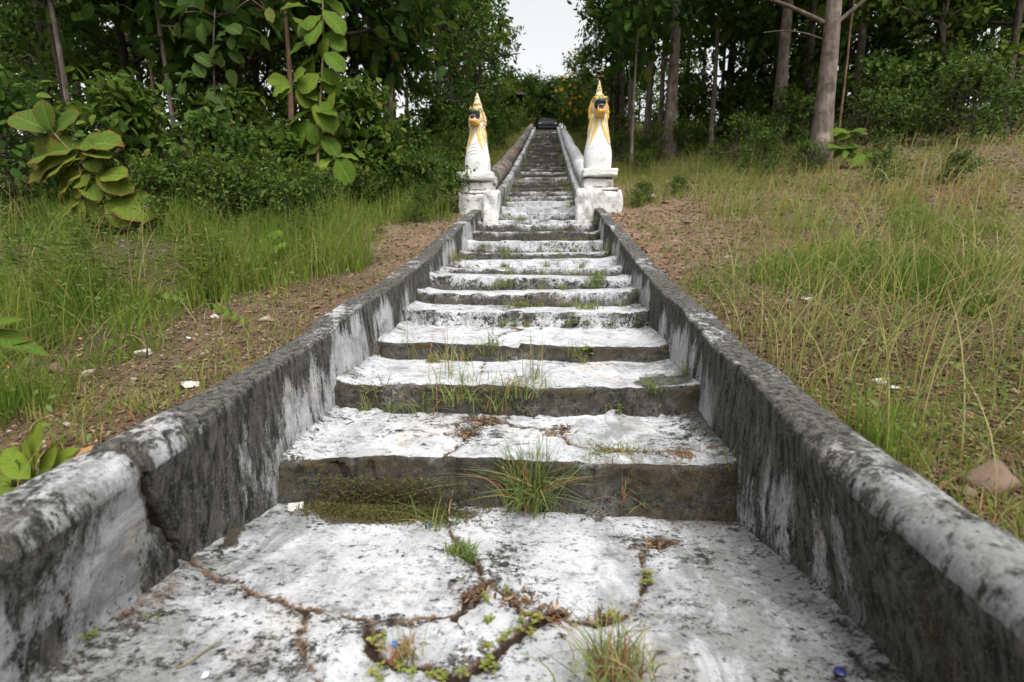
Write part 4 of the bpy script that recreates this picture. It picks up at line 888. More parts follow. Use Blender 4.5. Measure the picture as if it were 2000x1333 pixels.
# the yellowing teak sapling at the left
Y = 6.4; b0 = at_y(165, 452, Y); b0 = np.array(gz(b0[0], Y, -.03))
LV = [((100, 255), (72, 190), .1), ((98, 258), (8, 212), .1), ((108, 258), (148, 212), .1), ((150, 292), (28, 287), .25), ((150, 288), (226, 262), .2), ((140, 300), (15, 322), .75), ((155, 300), (58, 345), .7), ((165, 296), (215, 305), .4), ((170, 305), (110, 320), .5),
      ((165, 335), (84, 380), .9), ((178, 340), (132, 388), .75), ((188, 342), (262, 372), .8), ((185, 350), (192, 392), .7), ((160, 385), (148, 445), .85), ((175, 382), (200, 440), .7), ((215, 395), (304, 408), .55), ((205, 400), (255, 450), .75), ((150, 300), (70, 300), .4), ((180, 300), (165, 262), .2), ((195, 345), (245, 335), .5), ((160, 390), (95, 425), .8)]
plant("teak_sapling", "young teak with huge yellowing leaves browned at the rims, left edge of the clearing", "sapling", b0,
      [([b0, at_y(160, 390, Y), at_y(160, 320, Y), at_y(100, 255, Y)], .022, .010), ([at_y(160, 350, Y), at_y(200, 345, Y)], .010, .006)], px_leaves([(a, (a[0] + .88 * (b[0] - a[0]), a[1] + .88 * (b[1] - a[1])), t * .85) for a, b, t in LV] + [((q0, q1), (q0 + 46 * math.cos(q2), q1 + 30 * math.sin(q2) + 8), rng.uniform(.1, .5)) for q0, q1, q2 in zip(rng.uniform(130, 195, 9), rng.uniform(265, 400, 9), rng.uniform(-.5, 3.6, 9))], Y, rng, 'teak', b0, .07), M_STEM, M_TEAKY)
# the bright teak sapling, a column of big leaves
Y = 8.3; b0 = at_y(622, 405, Y); b0 = np.array(gz(b0[0], Y, -.03)); z = lambda a, b: (a * .3527, b * .3527)
LV = [(z(1790, 60), z(1905, 165), .5), (z(1780, 90), z(1640, 175), .5), (z(1820, 215), z(1765, 305), .8), (z(1800, 190), z(1895, 245), .5), (z(1740, 230), z(1575, 285), .4), (z(1735, 300), z(1700, 445), .3), (z(1800, 290), z(1895, 372), .35), (z(1800, 380), z(1850, 515), .5), (z(1765, 410), z(1655, 500), .8), (z(1605, 470), z(1478, 425), .75), (z(1625, 460), z(1665, 380), .6),
      (z(1610, 480), z(1502, 505), .7), (z(1640, 490), z(1720, 595), .8), (z(1620, 490), z(1545, 530), .7), (z(1755, 560), z(1835, 695), .6), (z(1755, 600), z(1590, 665), .5), (z(1760, 560), z(1690, 510), .7), (z(1720, 680), z(1735, 795), .4), (z(1720, 690), z(1578, 800), .4), (z(1770, 690), z(1690, 845), .6), (z(1790, 750), z(1865, 850), .2), (z(1860, 870), z(1978, 862), .3),
      (z(1830, 880), z(1725, 955), .95), (z(1760, 960), z(1775, 1062), .7), (z(1865, 880), z(1935, 1005), .35), (z(1855, 510), z(1812, 605), 1.0), (z(1800, 0), z(1910, 60), .5), (z(1700, 40), z(1555, 15), .3), (z(1780, 20), z(1690, -60), .4), (z(1790, -20), z(1880, -70), .4), (z(1760, 440), z(1850, 440), .45), (z(1730, 330), z(1620, 380), .5), (z(1780, 120), z(1700, 230), .5), (z(1740, 520), z(1680, 600), .4), (z(1730, 200), z(1640, 90), .3),
      (z(1760, 640), z(1840, 600), .3), (z(1800, 240), z(1730, 340), .3), (z(1760, 500), z(1700, 660), .25)]
plant("teak_sapling", "tall slender teak sapling with a column of big bright green leaves", "sapling", b0,
      [([b0, at_y(620, 300, Y), at_y(625, 200, Y), at_y(632, 100, Y), at_y(630, -60, Y)], .026, .012), ([at_y(622, 170, Y), at_y(590, 168, Y), at_y(570, 165, Y)], .010, .005), ([at_y(622, 330, Y), at_y(655, 308, Y)], .010, .005)], px_leaves(LV, Y, rng, 'teak', b0, .14), M_STEM, M_TEAK)
# dark broad leaves hanging around the pale young tree
Y = 8.6; b0 = at_y(430, 330, Y); b0 = np.array(gz(b0[0], Y, -.03)); LV = []
for k in range(64):
    a = (rng.uniform(330, 470), rng.uniform(40, 330)); th = rng.uniform(-.6, 3.7); L = rng.uniform(15, 36); LV.append((a, (a[0] + L * math.cos(th), a[1] + L * math.sin(th) * .8 + 6), rng.uniform(0, .3)))
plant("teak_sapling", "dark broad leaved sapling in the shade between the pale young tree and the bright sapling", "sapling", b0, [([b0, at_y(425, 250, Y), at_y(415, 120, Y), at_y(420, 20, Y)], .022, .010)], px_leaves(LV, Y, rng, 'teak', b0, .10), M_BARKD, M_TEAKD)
# low plant with whorled leaves behind the thick tree, right
Y = 10.6; b0 = at_y(1655, 320, Y); b0 = np.array(gz(b0[0], Y, -.03)); LV = []
for cxp, cyp in ((1660, 258), (1650, 290), (1690, 305)):
    for a in np.linspace(-.5, 3.6, 7): LV.append(((cxp, cyp), (cxp + 36 * math.cos(a), cyp + 20 * math.sin(a) - 2), rng.uniform(.2, .6)))
plant("whorled_plant", "low plant with whorls of green leaves close behind the thick forking tree", "plant", b0, [([b0, at_y(1658, 258, Y)], .012, .006), ([b0, at_y(1690, 305, Y)], .01, .006)], px_leaves(LV, Y, rng, 'mid', b0, .15), M_STEM, M_TEAK)
# plant in the near left corner
Y = 1.42; b0 = at_y(70, 990, Y); b0 = np.array(gz(b0[0], Y, -.02))
LV = [((62, 930), (62, 826), 1.00), ((58, 935), (-10, 872), 0.80), ((80, 925), (142, 872), 0.90), ((92, 940), (165, 892), 0.95), ((60, 950), (140, 965), 0.80), ((60, 960), (15, 1005), 0.80), ((110, 945), (178, 938), 0.90), ((40, 960), (-20, 960), 0.80), ((85, 930), (100, 870), 1.00), ((50, 940), (20, 905), 0.90), ((100, 960), (120, 1000), 0.80), ((70, 940), (35, 860), 0.90), ((120, 930), (185, 905), 1.00), ((30, 980), (-25, 1010), 0.70), ((60, 970), (80, 1010), 0.85), ((20, 950), (-30, 920), 0.80)]
plant("broadleaf_weed", "bright green broad leaved weed crowding the left wall's near end", "plant", b0, [([b0, at_y(65, 940, Y)], .006, .004), ([b0, at_y(110, 945, Y)], .005, .003), ([b0, at_y(40, 960, Y)], .005, .003)], px_leaves(LV, Y, rng, 'mid', b0, .05), M_STEM, M_TEAK)
o = plant("dry_leaf", "orange dry leaf caught on the weed beside the left wall", "leaf", at_y(150, 890, Y), None, px_leaves([((148, 892), (192, 884), .95)], Y, rng, 'mid', at_y(150, 890, Y), .02), None, M_LITTER)
# leaf at the left edge
Y = 2.3; b0 = at_y(-40, 760, Y); b0 = np.array(gz(b0[0], Y, -.02))
plant("broadleaf_weed", "green blade leaves reaching in from the left edge of the picture", "plant", b0, [([b0, at_y(-30, 660, Y)], .006, .004)], px_leaves([((-30, 650), (68, 672), .2), ((-30, 640), (28, 615), .3), ((-40, 680), (30, 655), .2)], Y, rng, 'lance', b0, .04), M_STEM, M_TEAK)
# arching twigs with paired leaves over the left bank
def arch(label, base, way, Y, n, L, tint=(.2, .7), seed=0, name="arching_plant"):
    rng = np.random.default_rng(seed); b0 = at_y(*base, Y); b0 = np.array(gz(b0[0], Y, -.02)); P = [b0] + [at_y(*q, Y + rng.uniform(-.1, .1)) for q in way]
    t = np.linspace(0, 1, len(P)); P = np.array(P); s = np.linspace(.45, 1, n); out = []
    for k, q in enumerate(s):
        p = np.array([np.interp(q, t, P[:, c]) for c in range(3)]); p2 = np.array([np.interp(min(1, q + .05), t, P[:, c]) for c in range(3)]); d = unit(p2 - p + 1e-6) if q < .99 else unit(P[-1] - P[-2])
        sd = unit(np.cross(d, [0, 0, 1])) * (1 if k % 2 else -1)
        out.append(leaves([p - b0], np.array([d * .5 + sd * .6 + [0, 0, -.55]]), L * rng.uniform(.7, 1.15), 'mid', rng, .2, np.array([rng.uniform(*tint)])))
    return plant(name, label, "plant", b0, [(P, .006, .002)], out, M_STEM, M_TEAK)
arch("arching leafy twig, the higher one leaning over the left bank", (395, 690), [(375, 620), (350, 580), (310, 568), (288, 588)], 3.5, 11, .085, seed=1)
arch("arching leafy twig leaning right toward the left wall, above the bare bank", (395, 690), [(380, 610), (400, 590), (440, 600), (476, 622)], 3.45, 12, .085, seed=2)
arch("low leafy twig hanging over stones on the left bank, nearest the camera", (290, 740), [(290, 680), (265, 655), (230, 655), (202, 672)], 2.9, 10, .07, seed=3)
arch("leafy twig with a few yellow leaves beside the left wall", (520, 660), [(515, 630), (500, 612), (540, 590), (545, 560)], 3.9, 9, .075, (.4, 1.0), seed=4)
arch("upright leafy weed growing by the path edge left of the wall", (545, 560), [(540, 530), (530, 505), (540, 480), (560, 470)], 5.0, 13, .11, seed=5)
arch("leafy weed at the edge of the bare bank, below the bright sapling", (500, 530), [(500, 500), (510, 470), (530, 455), (545, 450)], 5.6, 12, .12, seed=6)
arch("pale stalked weed standing on the bare bank left of the wall", (700, 545), [(712, 520), (735, 470), (755, 440), (766, 430)], 5.4, 7, .05, (.7, 1.0), seed=7)
# shrubs near the plinths and along the banks
for (px, py, Y, k, s, l) in ((880, 412, 9.35, 3, .42, "leafy shrub half hiding the left plinth"), (845, 418, 9.0, 1, .34, "small shrub beside the shrub at the left plinth"), (815, 430, 8.2, 1, .30, "small shrub on the bare bank left of the stairs"), (690, 415, 9.0, 3, .40, "low shrub in front of the dark stout trunk"), (590, 470, 6.8, 3, .38, "dark green shrub on the grass below the bright sapling"), (520, 440, 7.4, 3, .45, "shrub in the tall grass at the foot of the left wood"), (430, 545, 4.6, 2, .36, "fine leaved shrub where the left grass meets the bare bank"),
                        (1262, 345, 9.8, 2, .34, "small shrub on the red earth right of the right plinth"), (1245, 352, 9.5, 1, .18, "tiny shrub close to the right plinth"), (1330, 345, 10.2, 2, .3, "low shrub on the red earth further right of the plinth"), (1490, 325, 10.8, 1, .55, "feathery bright bush left of the thick forking tree"), (1720, 372, 8.6, 1, .38, "yellowish shrub in the grass right of the thick forking tree"), (1860, 370, 8.4, 2, .42, "pale shrub in the grass at the far right"), (1580, 320, 10.6, 2, .5, "bush at the foot of the thick forking tree")):
    p = at_y(px, py, Y); use(BU[k], gz(p[0], Y, -.03), px * .1, s, l)
rng = np.random.default_rng(44)
for i, (x, y, k, sc) in enumerate(((-2.3, 11.5, 5, .45), (-3.2, 12.6, 3, .6), (-2.5, 14.2, 5, .55), (-2.3, 16.3, 3, .55), (-3.3, 17.5, 0, .8), (-2.5, 19, 5, .6), (-2.3, 22, 0, .6), (-3.1, 21, 4, .7), (-2.4, 25, 3, .6), (-2.2, 28, 5, .65), (-2.9, 27.5, 0, .8), (-2.2, 31.5, 0, .6), (-2.3, 34.5, 5, .7), (-2.0, 37.2, 3, .6), (-2.9, 36.5, 4, .8))):
    use(BU[k], gz(x, y, -.05), i * 1.3, sc, "dark shrub on the slope left of the upper flight", "shrubs left of the upper flight")
for i, (x, y, k, sc) in enumerate(((2.6, 13, 2, .5), (3.3, 15, 5, .5), (2.5, 18, 2, .6), (3.0, 21, 5, .6), (2.3, 25, 3, .5), (2.4, 30, 5, .6), (2.2, 34, 3, .6), (3.0, 36, 0, .8), (2.1, 38.5, 5, .6))):
    use(BU[k], gz(x, y, -.05), i * 1.3, sc, "green shrub on the slope right of the upper flight", "shrubs right of the upper flight")
for i, (px, py, k, sc) in enumerate(((455, 455, 3, .42), (500, 448, 5, .45), (545, 452, 3, .40), (600, 446, 5, .45), (640, 440, 3, .36), (575, 425, 4, .5), (690, 425, 5, .42), (650, 415, 3, .5), (735, 415, 3, .36), (770, 400, 5, .42), (820, 395, 3, .36), (845, 375, 5, .45), (870, 360, 3, .45), (405, 450, 5, .5), (345, 455, 3, .45), (300, 450, 5, .45), (720, 390, 4, .5), (800, 365, 0, .5))):
    q = ghit(px, py); use(BU[k], gz(q[0], min(q[1], 10.2), -.04), i * 1.9, sc, "low leafy shrub between the left grass and the wood", "low shrubs at the edge of the left grass")
for i in range(26):
    x = 5.2 + (i % 13) * .9 + rng.uniform(-.3, .3); y = 18.0 + (i // 13) * 3.0 + rng.uniform(-.7, .7) + .1 * (x - 5)
    use(BU[(4, 3, 5, 0)[i % 4]], gz(x, y, -.05), i * 1.1, rng.uniform(.55, .9), "leafy undergrowth bush among the trunks of the right wood", "undergrowth of the right wood")
# bush with yellow-orange flowers near the head of the stairs
def flower_bush(label, px, py, Y, H, R, nf, seed, spread_z, name="flowering_bush"):
    rng = np.random.default_rng(seed); p = at_y(px, py, Y); loc = gz(p[0], Y, -.05)
    me = grow(rng, H, .04, .15, R, 18, 6, 16, .17, 'small', lean=.03, spread=.6, up=(.3, 1.0)); th = tree(name, label, "bush", loc, me, M_BARKD, M_BUSH, leafname="foliage", stem="stems")
    th.scale = (1, 1, 1); b = []
    for k in range(nf):
        a = rng.uniform(0, 6.28); c = np.array([math.cos(a) * R * rng.uniform(.3, 1.0), -abs(math.sin(a)) * R * rng.uniform(.5, 1.0), H * rng.uniform(*spread_z)])
        az = np.linspace(0, 6.28, 7)[:-1] + rng.uniform(0, 1); d = np.stack([np.cos(az), -.6 + 0 * az, np.sin(az)], 1); b.append(leaves(np.repeat(c[None], 6, 0), d, .13 * rng.uniform(.7, 1.2), 'small', rng, .2, rng.uniform(0, 1, 6), np.array([0, -1.0, .2])))
    part("flowers", leaf_mesh("flowers", b), M_FLOWER, th); return th
M_FLOWER = leaf_mat("yellow_petal", [(0, (0.55, 0.24, 0.01)), (0.5, (0.70, 0.40, 0.015)), (1, (0.75, 0.50, 0.03))], 0.3, 0.6, 0.2, bump=False)
flower_bush("bush dotted with orange yellow flowers beside the stair head", 1118, 268, 30, 2.6, 1.0, 22, 1, (.35, 1.0))
flower_bush("tall shrub with a few yellow flowers against the sky, behind the right statue", 1135, 262, 36, 4.6, 1.5, 16, 2, (.7, 1.02))

# ------------------------------------------------------------------ grass (uncountable): one object for the banks
def blades(base, h, lean, az, wid, rng, tint, seg=3):
    n = len(base); ts = np.linspace(0, 1, seg + 1); V = np.zeros((n, seg + 1, 2, 3))
    dx, dy = np.cos(az), np.sin(az); fa = rng.uniform(0, 2 * PI, n); sx, sy = np.cos(fa), np.sin(fa)
    for k, t in enumerate(ts):
        hor = lean * h * t ** 1.8; ver = h * (t - .38 * np.minimum(lean, 1.3) * t ** 2.2); wv = wid * (1 - t) ** .6 * .5 + .0004
        c = np.stack([base[:, 0] + dx * hor, base[:, 1] + dy * hor, base[:, 2] + ver], 1); s = np.stack([sx, sy, 0 * sx], 1) * wv[:, None]
        V[:, k, 0] = c - s; V[:, k, 1] = c + s
    m = 2 * (seg + 1); o = (np.arange(n) * m)[:, None, None]
    F = np.array([[2 * k, 2 * k + 1, 2 * k + 3, 2 * k + 2] for k in range(seg)])
    return V.reshape(-1, 3), (F[None] + o).reshape(-1, 4), np.repeat(tint, m)
def bank_points(n, rng, side, ymax=13.5):
    """points on the banks, denser towards the viewer's end of the stairs"""
    r = np.exp(rng.uniform(math.log(1.6), math.log(17), n)); a = rng.uniform(-1.0, 1.0, n)
    x = CX + r * np.sin(a); y = r * np.cos(a); k = (np.sign(x) == side) & (np.abs(x) > 1.32) & (y > .8) & (y < ymax); return x[k], y[k]
def make_grass():
    rng = np.random.default_rng(77); VS, FS, TS, o = [], [], [], 0
    def put(V, F, T):
        nonlocal o
        VS.append(V); FS.append(F + o); TS.append(T); o += len(V)
    # left: tall dense fine grass
    x, y = bank_points(520000, rng, -1, 11.5); b = bare(x, y); nz = fbm(xyz(x, y), 1.1, 3, 66)
    cl = fbm(xyz(x, y), 4.2, 2, 171); keep = rng.random(len(x)) < np.clip(1.04 - b * 1.08, 0, 1) * (.22 + .9 * sstep(.38, .6, nz)) * (.28 + .9 * sstep(.40, .6, cl)) * .52 * sstep(1.3, 2.6, y); x, y, nz = x[keep], y[keep], nz[keep]
    n = len(x); d = np.hypot(x, y); bz = ground_np(x, y); h = (.10 + .42 * sstep(.3, .7, nz)) * rng.uniform(.4, 1.4, n) * (1 - .35 * sstep(3.2, 2.2, y)); tint = np.clip(.34 + .42 * (fbm(xyz(x, y), .9, 3, 4) - .5) * 2 + rng.normal(0, .10, n) + (rng.random(n) < .06) * .35, 0, 1)
    put(*blades(np.stack([x, y, bz], 1), h, np.abs(rng.normal(.35, .3, n)), rng.uniform(0, 6.28, n), (.0035 + .0009 * d) * rng.uniform(.6, 1.2, n), rng, tint)); nl = n
    # right: clumps of wispy grass over red earth, thick lower down
    x, y = bank_points(620000, rng, 1, 14.0); b = bare(x, y); P = xyz(x, y); nz = fbm(P, 1.6, 4, 67); cl = fbm(P, 5.5, 2, 71)
    dens = np.clip((1 - b) * .93 + .07, 0, 1) * (.10 + 1.0 * sstep(.45, .62, nz)) * (.22 + 1.1 * sstep(.42, .60, cl)); keep = rng.random(len(x)) < dens * .27; x, y, nz = x[keep], y[keep], nz[keep]
    n = len(x); d = np.hypot(x, y); bz = ground_np(x, y); h = (.05 + .30 * sstep(.38, .74, nz)) * rng.uniform(.35, 1.4, n); g = fbm(xyz(x, y), .7, 3, 8); tint = np.clip(.50 + .75 * (g - .5) * 2 + rng.normal(0, .13, n) + (rng.random(n) < .12) * .30, 0, 1)
    az = rng.normal(.55, 1.0, n)
    put(*blades(np.stack([x, y, bz], 1), h, np.abs(rng.normal(.5, .35, n)), az, (.0030 + .0009 * d) * rng.uniform(.6, 1.2, n), rng, tint)); nr = n
    # short dry grass scattered on the bare parts
    for sd in (-1, 1):
        x, y = bank_points(130000, rng, sd, 20); P = xyz(x, y); keep = rng.random(len(x)) < .30 * sstep(.46, .62, fbm(P, 2.3, 3, 91)); x, y = x[keep], y[keep]; n = len(x)
        put(*blades(np.stack([x, y, ground_np(x, y)], 1), rng.uniform(.03, .13, n), np.abs(rng.normal(.6, .4, n)), rng.uniform(0, 6.28, n), (.0028 + .0008 * np.hypot(x, y)), rng, np.clip(rng.normal(.66, .2, n), 0, 1)))
    # long bent stalks with pale seed heads
    for sd, cnt in ((-1, 2600), (1, 6500)):
        x, y = bank_points(cnt * 3, rng, sd, 12); keep = rng.random(len(x)) < np.clip(1 - bare(x, y), .03, 1) * .5; x, y = x[keep], y[keep]; n = len(x); h = rng.uniform(.4, .85, n)
        put(*blades(np.stack([x, y, ground_np(x, y)], 1), h, np.abs(rng.normal(.55, .35, n)), rng.normal(.4, 1.2, n), .003 + .0007 * np.hypot(x, y), rng, np.clip(rng.normal(.72, .12, n), 0, 1), 5))
    # up the slope beside the upper flight
    for sd in (-1, 1):
        n0 = 60000; y = rng.uniform(9.5, 40, n0); x = sd * (1.45 + np.abs(rng.normal(0, 2.6, n0))); P = xyz(x, y); keep = rng.random(n0) < .12 + .5 * sstep(.4, .6, fbm(P, .9, 3, 14)); x, y = x[keep], y[keep]; n = len(x)
        put(*blades(np.stack([x, y, ground_np(x, y)], 1), rng.uniform(.08, .38, n), np.abs(rng.normal(.4, .3, n)), rng.uniform(0, 6.28, n), .004 + .0008 * y, rng, np.clip(rng.normal(.52, .24, n), 0, 1), 2))
    print("grass", nl, nr, o)
    me = mesh_np("grass", np.concatenate(VS), [np.concatenate(FS)], {'tint': np.concatenate(TS)}, True)
    tag(obj("grass", me, M_GRASS), "green and straw coloured grass over both banks of the stairs", "grass", kind="stuff")
make_grass()
def make_cover():
    """small creeping weeds and fallen leaves on the banks"""
    rng = np.random.default_rng(78); packs = []
    for sd in (-1, 1):
        x, y = bank_points(90000, rng, sd, 24); P = xyz(x, y); wallside = np.exp(-np.maximum(np.abs(x) - 1.3, 0) / .5); nn = fbm(P, 2.1, 3, 41)
        keep = rng.random(len(x)) < np.clip(.9 * sstep(.47, .62, nn) + .5 * wallside * sstep(.42, .55, nn), 0, 1) * (.4 if sd < 0 else .5); x, y = x[keep], y[keep]; n = len(x)
        z = ground_np(x, y) + rng.uniform(.005, .10, n) * rng.random(n); d = rng.normal(0, 1, (n, 3)); d[:, 2] = np.abs(d[:, 2]) * .35
        packs.append(leaves(np.stack([x, y, z], 1), d, (.012 + .0035 * np.hypot(x, y)) * rng.uniform(.5, 1.3, n), 'small', rng, .5, np.clip(rng.normal(.5, .25, n), 0, 1)))
    for sd, cnt in ((-1, 75000), (1, 75000)):
        x, y = bank_points(cnt, rng, sd, 13); P = xyz(x, y); nn = fbm(P, 1.7, 3, 141); keep = rng.random(len(x)) < (1 - .8 * bare(x, y)) * sstep(.44, .58, nn) * (.9 if sd < 0 else .6); x, y, nn = x[keep], y[keep], nn[keep]; n = len(x)
        z = ground_np(x, y) + rng.uniform(.05, 1, n) ** .7 * (.12 + .35 * sstep(.48, .68, nn)); d = rng.normal(0, 1, (n, 3)); d[:, 2] = d[:, 2] * .4
        packs.append(leaves(np.stack([x, y, z], 1), d, (.016 + .0055 * np.hypot(x, y)) * rng.uniform(.5, 1.3, n), 'small', rng, .5, np.clip(rng.normal(.22, .16, n), 0, 1)))
    tag(obj("ground_cover", leaf_mesh("ground_cover", packs), M_YOUNG), "low yellowish green weeds creeping over the bare banks", "ground cover", kind="stuff")
    packs = []
    for sd in (-1, 1):
        x, y = bank_points(48000 if sd < 0 else 80000, rng, sd, 26); n = len(x); z = ground_np(x, y) + .008; d = rng.normal(0, 1, (n, 3)); d[:, 2] *= .15
        packs.append(leaves(np.stack([x, y, z], 1), d, (.010 + .007 * np.hypot(x, y) ** .8) * rng.uniform(.4, 1.5, n), 'mid', rng, .3))
    tag(obj("leaf_litter", leaf_mesh("leaf_litter", packs), M_LITTER), "brown fallen leaves and bits of straw strewn over the earth", "leaf litter", kind="stuff")
make_cover()
def blob(rng, n=2, rough=.28, flat=.6):
    import bmesh
    bm = bmesh.new(); bmesh.ops.create_icosphere(bm, subdivisions=n, radius=1.0); V = np.array([v.co[:] for v in bm.verts]); F = np.array([[v.index for v in f.verts] for f in bm.faces]); bm.free()
    o = rng.uniform(0, 90, 3); V = V * (1 + rough * 2 * (fbm(V + o, 1.1, 3, 5) - .5) + .25 * rough * (fbm(V + o, 4, 2, 5) - .5))[:, None]
    for _ in range(12):                                              # planes knocked off
        nrm = unit(rng.normal(0, 1, 3)); k = rng.uniform(.50, .80); dd = V @ nrm; V = V - np.maximum(dd - k, 0)[:, None] * nrm
    V[:, 2] *= flat; return V, F
def make_pebbles():
    rng = np.random.default_rng(80); VS, FS, TS, o = [], [], [], 0; protos = [blob(rng, 1) for _ in range(6)]
    for sd in (-1, 1):
        x, y = bank_points(9000, rng, sd, 20); keep = rng.random(len(x)) < .05 + .5 * bare(x, y); x, y = x[keep], y[keep]; z = ground_np(x, y)
        for a, b, c in zip(x, y, z):
            V, F = protos[int(rng.integers(6))]; s = rng.uniform(.004, .014) * (.6 + .22 * math.hypot(a, b)); t = rng.uniform(0, 6.28); M = np.array([[math.cos(t), -math.sin(t), 0], [math.sin(t), math.cos(t), 0], [0, 0, 1]])
            VS.append((V * s * rng.uniform(.7, 1.3, 3)) @ M.T + [a, b, c + s * .02]); FS.append(F + o); o += len(V)
    tag(obj("gravel", mesh_np("gravel", np.concatenate(VS), [np.concatenate(FS)], None, True), M_STONE), "small pale pebbles scattered on the red earth", "gravel", kind="stuff")
make_pebbles()
# ------------------------------------------------------------------ stones one can point at
rs = np.random.default_rng(9)
def stone(px, py, w, asp, label, m, group=None, sink=.25):
    q = ghit(px, py); s = w / 2 / FPX * np.linalg.norm(q - CAM) * .95; V, F = blob(rs, 3, .3, asp); t = rs.uniform(0, 6.28)
    me = mesh_np("stone", V * np.array([s, s * rs.uniform(.6, .9), s]), [F], None, False); o = obj("stone", me, m); o.location = (q[0], q[1], q[2] + s * asp * (1 - 2 * sink)); o.rotation_euler = (rs.uniform(-.2, .2), rs.uniform(-.2, .2), rs.uniform(-.4, .4)); return tag(o, label, "stone", group)
for a in ((372, 756, 40, .28, "flat whitish stone lying on the bank close to the left wall", M_STONEW), (285, 693, 34, .5, "pale stone at the grass edge under the hanging twig", M_STONEW), (172, 732, 26, .5, "grey stone between two others at the edge of the left grass", M_STONE), (113, 724, 30, .55, "pinkish stone leftmost along the left grass edge", M_STONER), (228, 776, 18, .6, "small pink stone amid the brown earth of the left bank", M_STONER), (133, 832, 26, .35, "flat pale stone low on the left bank above the broad leaved weed", M_STONE), (262, 745, 16, .6, "small grey stone left of the flat whitish one", M_STONE), (470, 640, 22, .45, "flat pinkish stone beside the yellow leaved twig", M_STONER), (520, 628, 26, .5, "angular pale stone nearest the left wall on the bare bank", M_STONE), (420, 622, 18, .6, "little white stone under the arching twigs", M_STONEW), (368, 662, 12, .5, "tiny white stone in the earth below the arching twigs", M_STONEW), (705, 392, 22, .4, "brown slab of rock in front of the low shrub left of the stairs", M_STONER), (30, 772, 24, .5, "dark stone at the left margin of the bank", M_STONE),
          (1272, 386, 20, .5, "white rock on the red earth right of the plinth", M_STONEW), (1300, 398, 16, .5, "small pink rock beside the white rock right of the plinth", M_STONER), (1382, 302, 20, .6, "rounded pale stone in the grass left of the forking tree", M_STONE), (1345, 437, 26, .35, "flat pinkish rock on the red earth right of the stairs", M_STONER), (1575, 588, 24, .5, "whitish stone showing through the right hand grass", M_STONEW), (1540, 590, 14, .5, "small stone next to the whitish one in the right hand grass", M_STONE), (1715, 748, 34, .35, "flat white stone on the earth behind the right wall", M_STONEW), (1745, 760, 22, .4, "small white stone beside the flat white one behind the right wall", M_STONEW), (1930, 955, 95, .6, "big brown rock close behind the right wall", M_STONER), (1880, 968, 40, .6, "smaller brown rock wedged between the right wall and the big rock", M_STONER), (1590, 425, 20, .5, "reddish stone amid short grass on the right slope", M_STONER), (1420, 505, 16, .5, "small pale stone at the foot of the right hand tufts", M_STONE)):
    stone(*a)

# ------------------------------------------------------------------ weeds and tufts growing out of the steps
NTH = ["landing", "first", "second", "third", "fourth", "fifth", "sixth", "seventh", "eighth", "ninth", "tenth", "eleventh", "twelfth", "thirteenth"]
rt = np.random.default_rng(31)
def tuft(px, py, n, h, mu, label, name="grass_tuft", spread=.03, lean=.7, wid=1.0, onwall=None, group=None, sg=.18):
    q = shit(px, py) if onwall is None else onwall; n = int(n * 1.7); h = h * (1.25 if wid >= 1 else 1.0)
    b = rt.normal(0, spread, (n, 3)); b[:, 2] = -.005; hh = h * rt.uniform(.45, 1.25, n)
    V, F, T = blades(b, hh, np.abs(rt.normal(lean, .45, n)), rt.uniform(0, 6.28, n), (.0042 + .0005 * np.linalg.norm(q - CAM)) * wid * rt.uniform(.7, 1.3, n), rt, np.clip(rt.normal(mu, sg, n), 0, 1), 5)
    me = mesh_np("grass_tuft", V, [F], {'tint': T}, True); o = obj(name, me, M_TUFT); o.location = tuple(q); return tag(o, label, "grass tuft", group)
def weed(px, py, nst, H, nl, L, mu, label, kind='mid', name="weed", spread=.03, at=None, lean=.35, group=None, m=None):
    q = shit(px, py) if at is None else np.array(at, float); sts, packs = [], []
    for k in range(nst):
        p0 = q + np.array([rt.normal(0, spread), rt.normal(0, spread * .6), 0]); a = rt.uniform(0, 6.28); hh = H * rt.uniform(.65, 1.15); e = p0 + np.array([math.cos(a) * lean * hh, math.sin(a) * lean * hh, hh]); mid = (p0 + e) / 2 + np.array([0, 0, .12 * hh]); sts.append(([p0, mid, e], .0022, .0012))
        for j in range(nl):
            t = (j + .8) / nl; pp = np.array([np.interp(t, [0, .5, 1], [p0[c], mid[c], e[c]]) for c in range(3)]); az = j * 2.4 + a
            packs.append(leaves([pp - q], np.array([[math.cos(az), math.sin(az), .35]]), L * rt.uniform(.7, 1.2) * (1.1 - .35 * t), kind, rt, .25, np.array([np.clip(rt.normal(mu, .12), 0, 1)])))
    th = plant(name, label, "weed", q, sts, packs, M_STEM, m or M_YOUNG, group); return th
S1 = "at the foot of the first step"
tuft(1038, 985, 190, .24, .47, "big grass tuft with reddish dry blades in front of the first riser, right of centre", spread=.045, sg=.28, wid=1.2)
tuft(905, 775, 90, .13, .50, "wide yellowish grass tuft spilling over the second step, left of its neighbour", spread=.09, sg=.25)
tuft(1020, 770, 80, .12, .55, "half dried grass tuft at the middle of the second riser", spread=.07, sg=.25)
tuft(960, 790, 70, .10, .50, "low grass between the two tufts of the second riser", spread=.07, sg=.25)
tuft(820, 800, 45, .12, .55, "thin grass creeping left over the first tread", spread=.07, lean=1.1, sg=.25)
tuft(898, 1080, 130, .035, .30, "small green grass patch on the long crack of the landing", spread=.024)
tuft(915, 1093, 70, .03, .22, "tiny green moss like tuft just below the grass patch on the crack", spread=.014)
tuft(1205, 1330, 150, .11, .62, "blurred brownish green tuft at the bottom edge of the landing", spread=.05, sg=.25)
tuft(790, 1285, 40, .07, .80, "reddish sprouting grass by the wide soil crack on the landing", spread=.02, lean=.35)
tuft(845, 1030, 16, .11, .45, "few long grass blades lying over the left of the landing", spread=.03, lean=1.4)
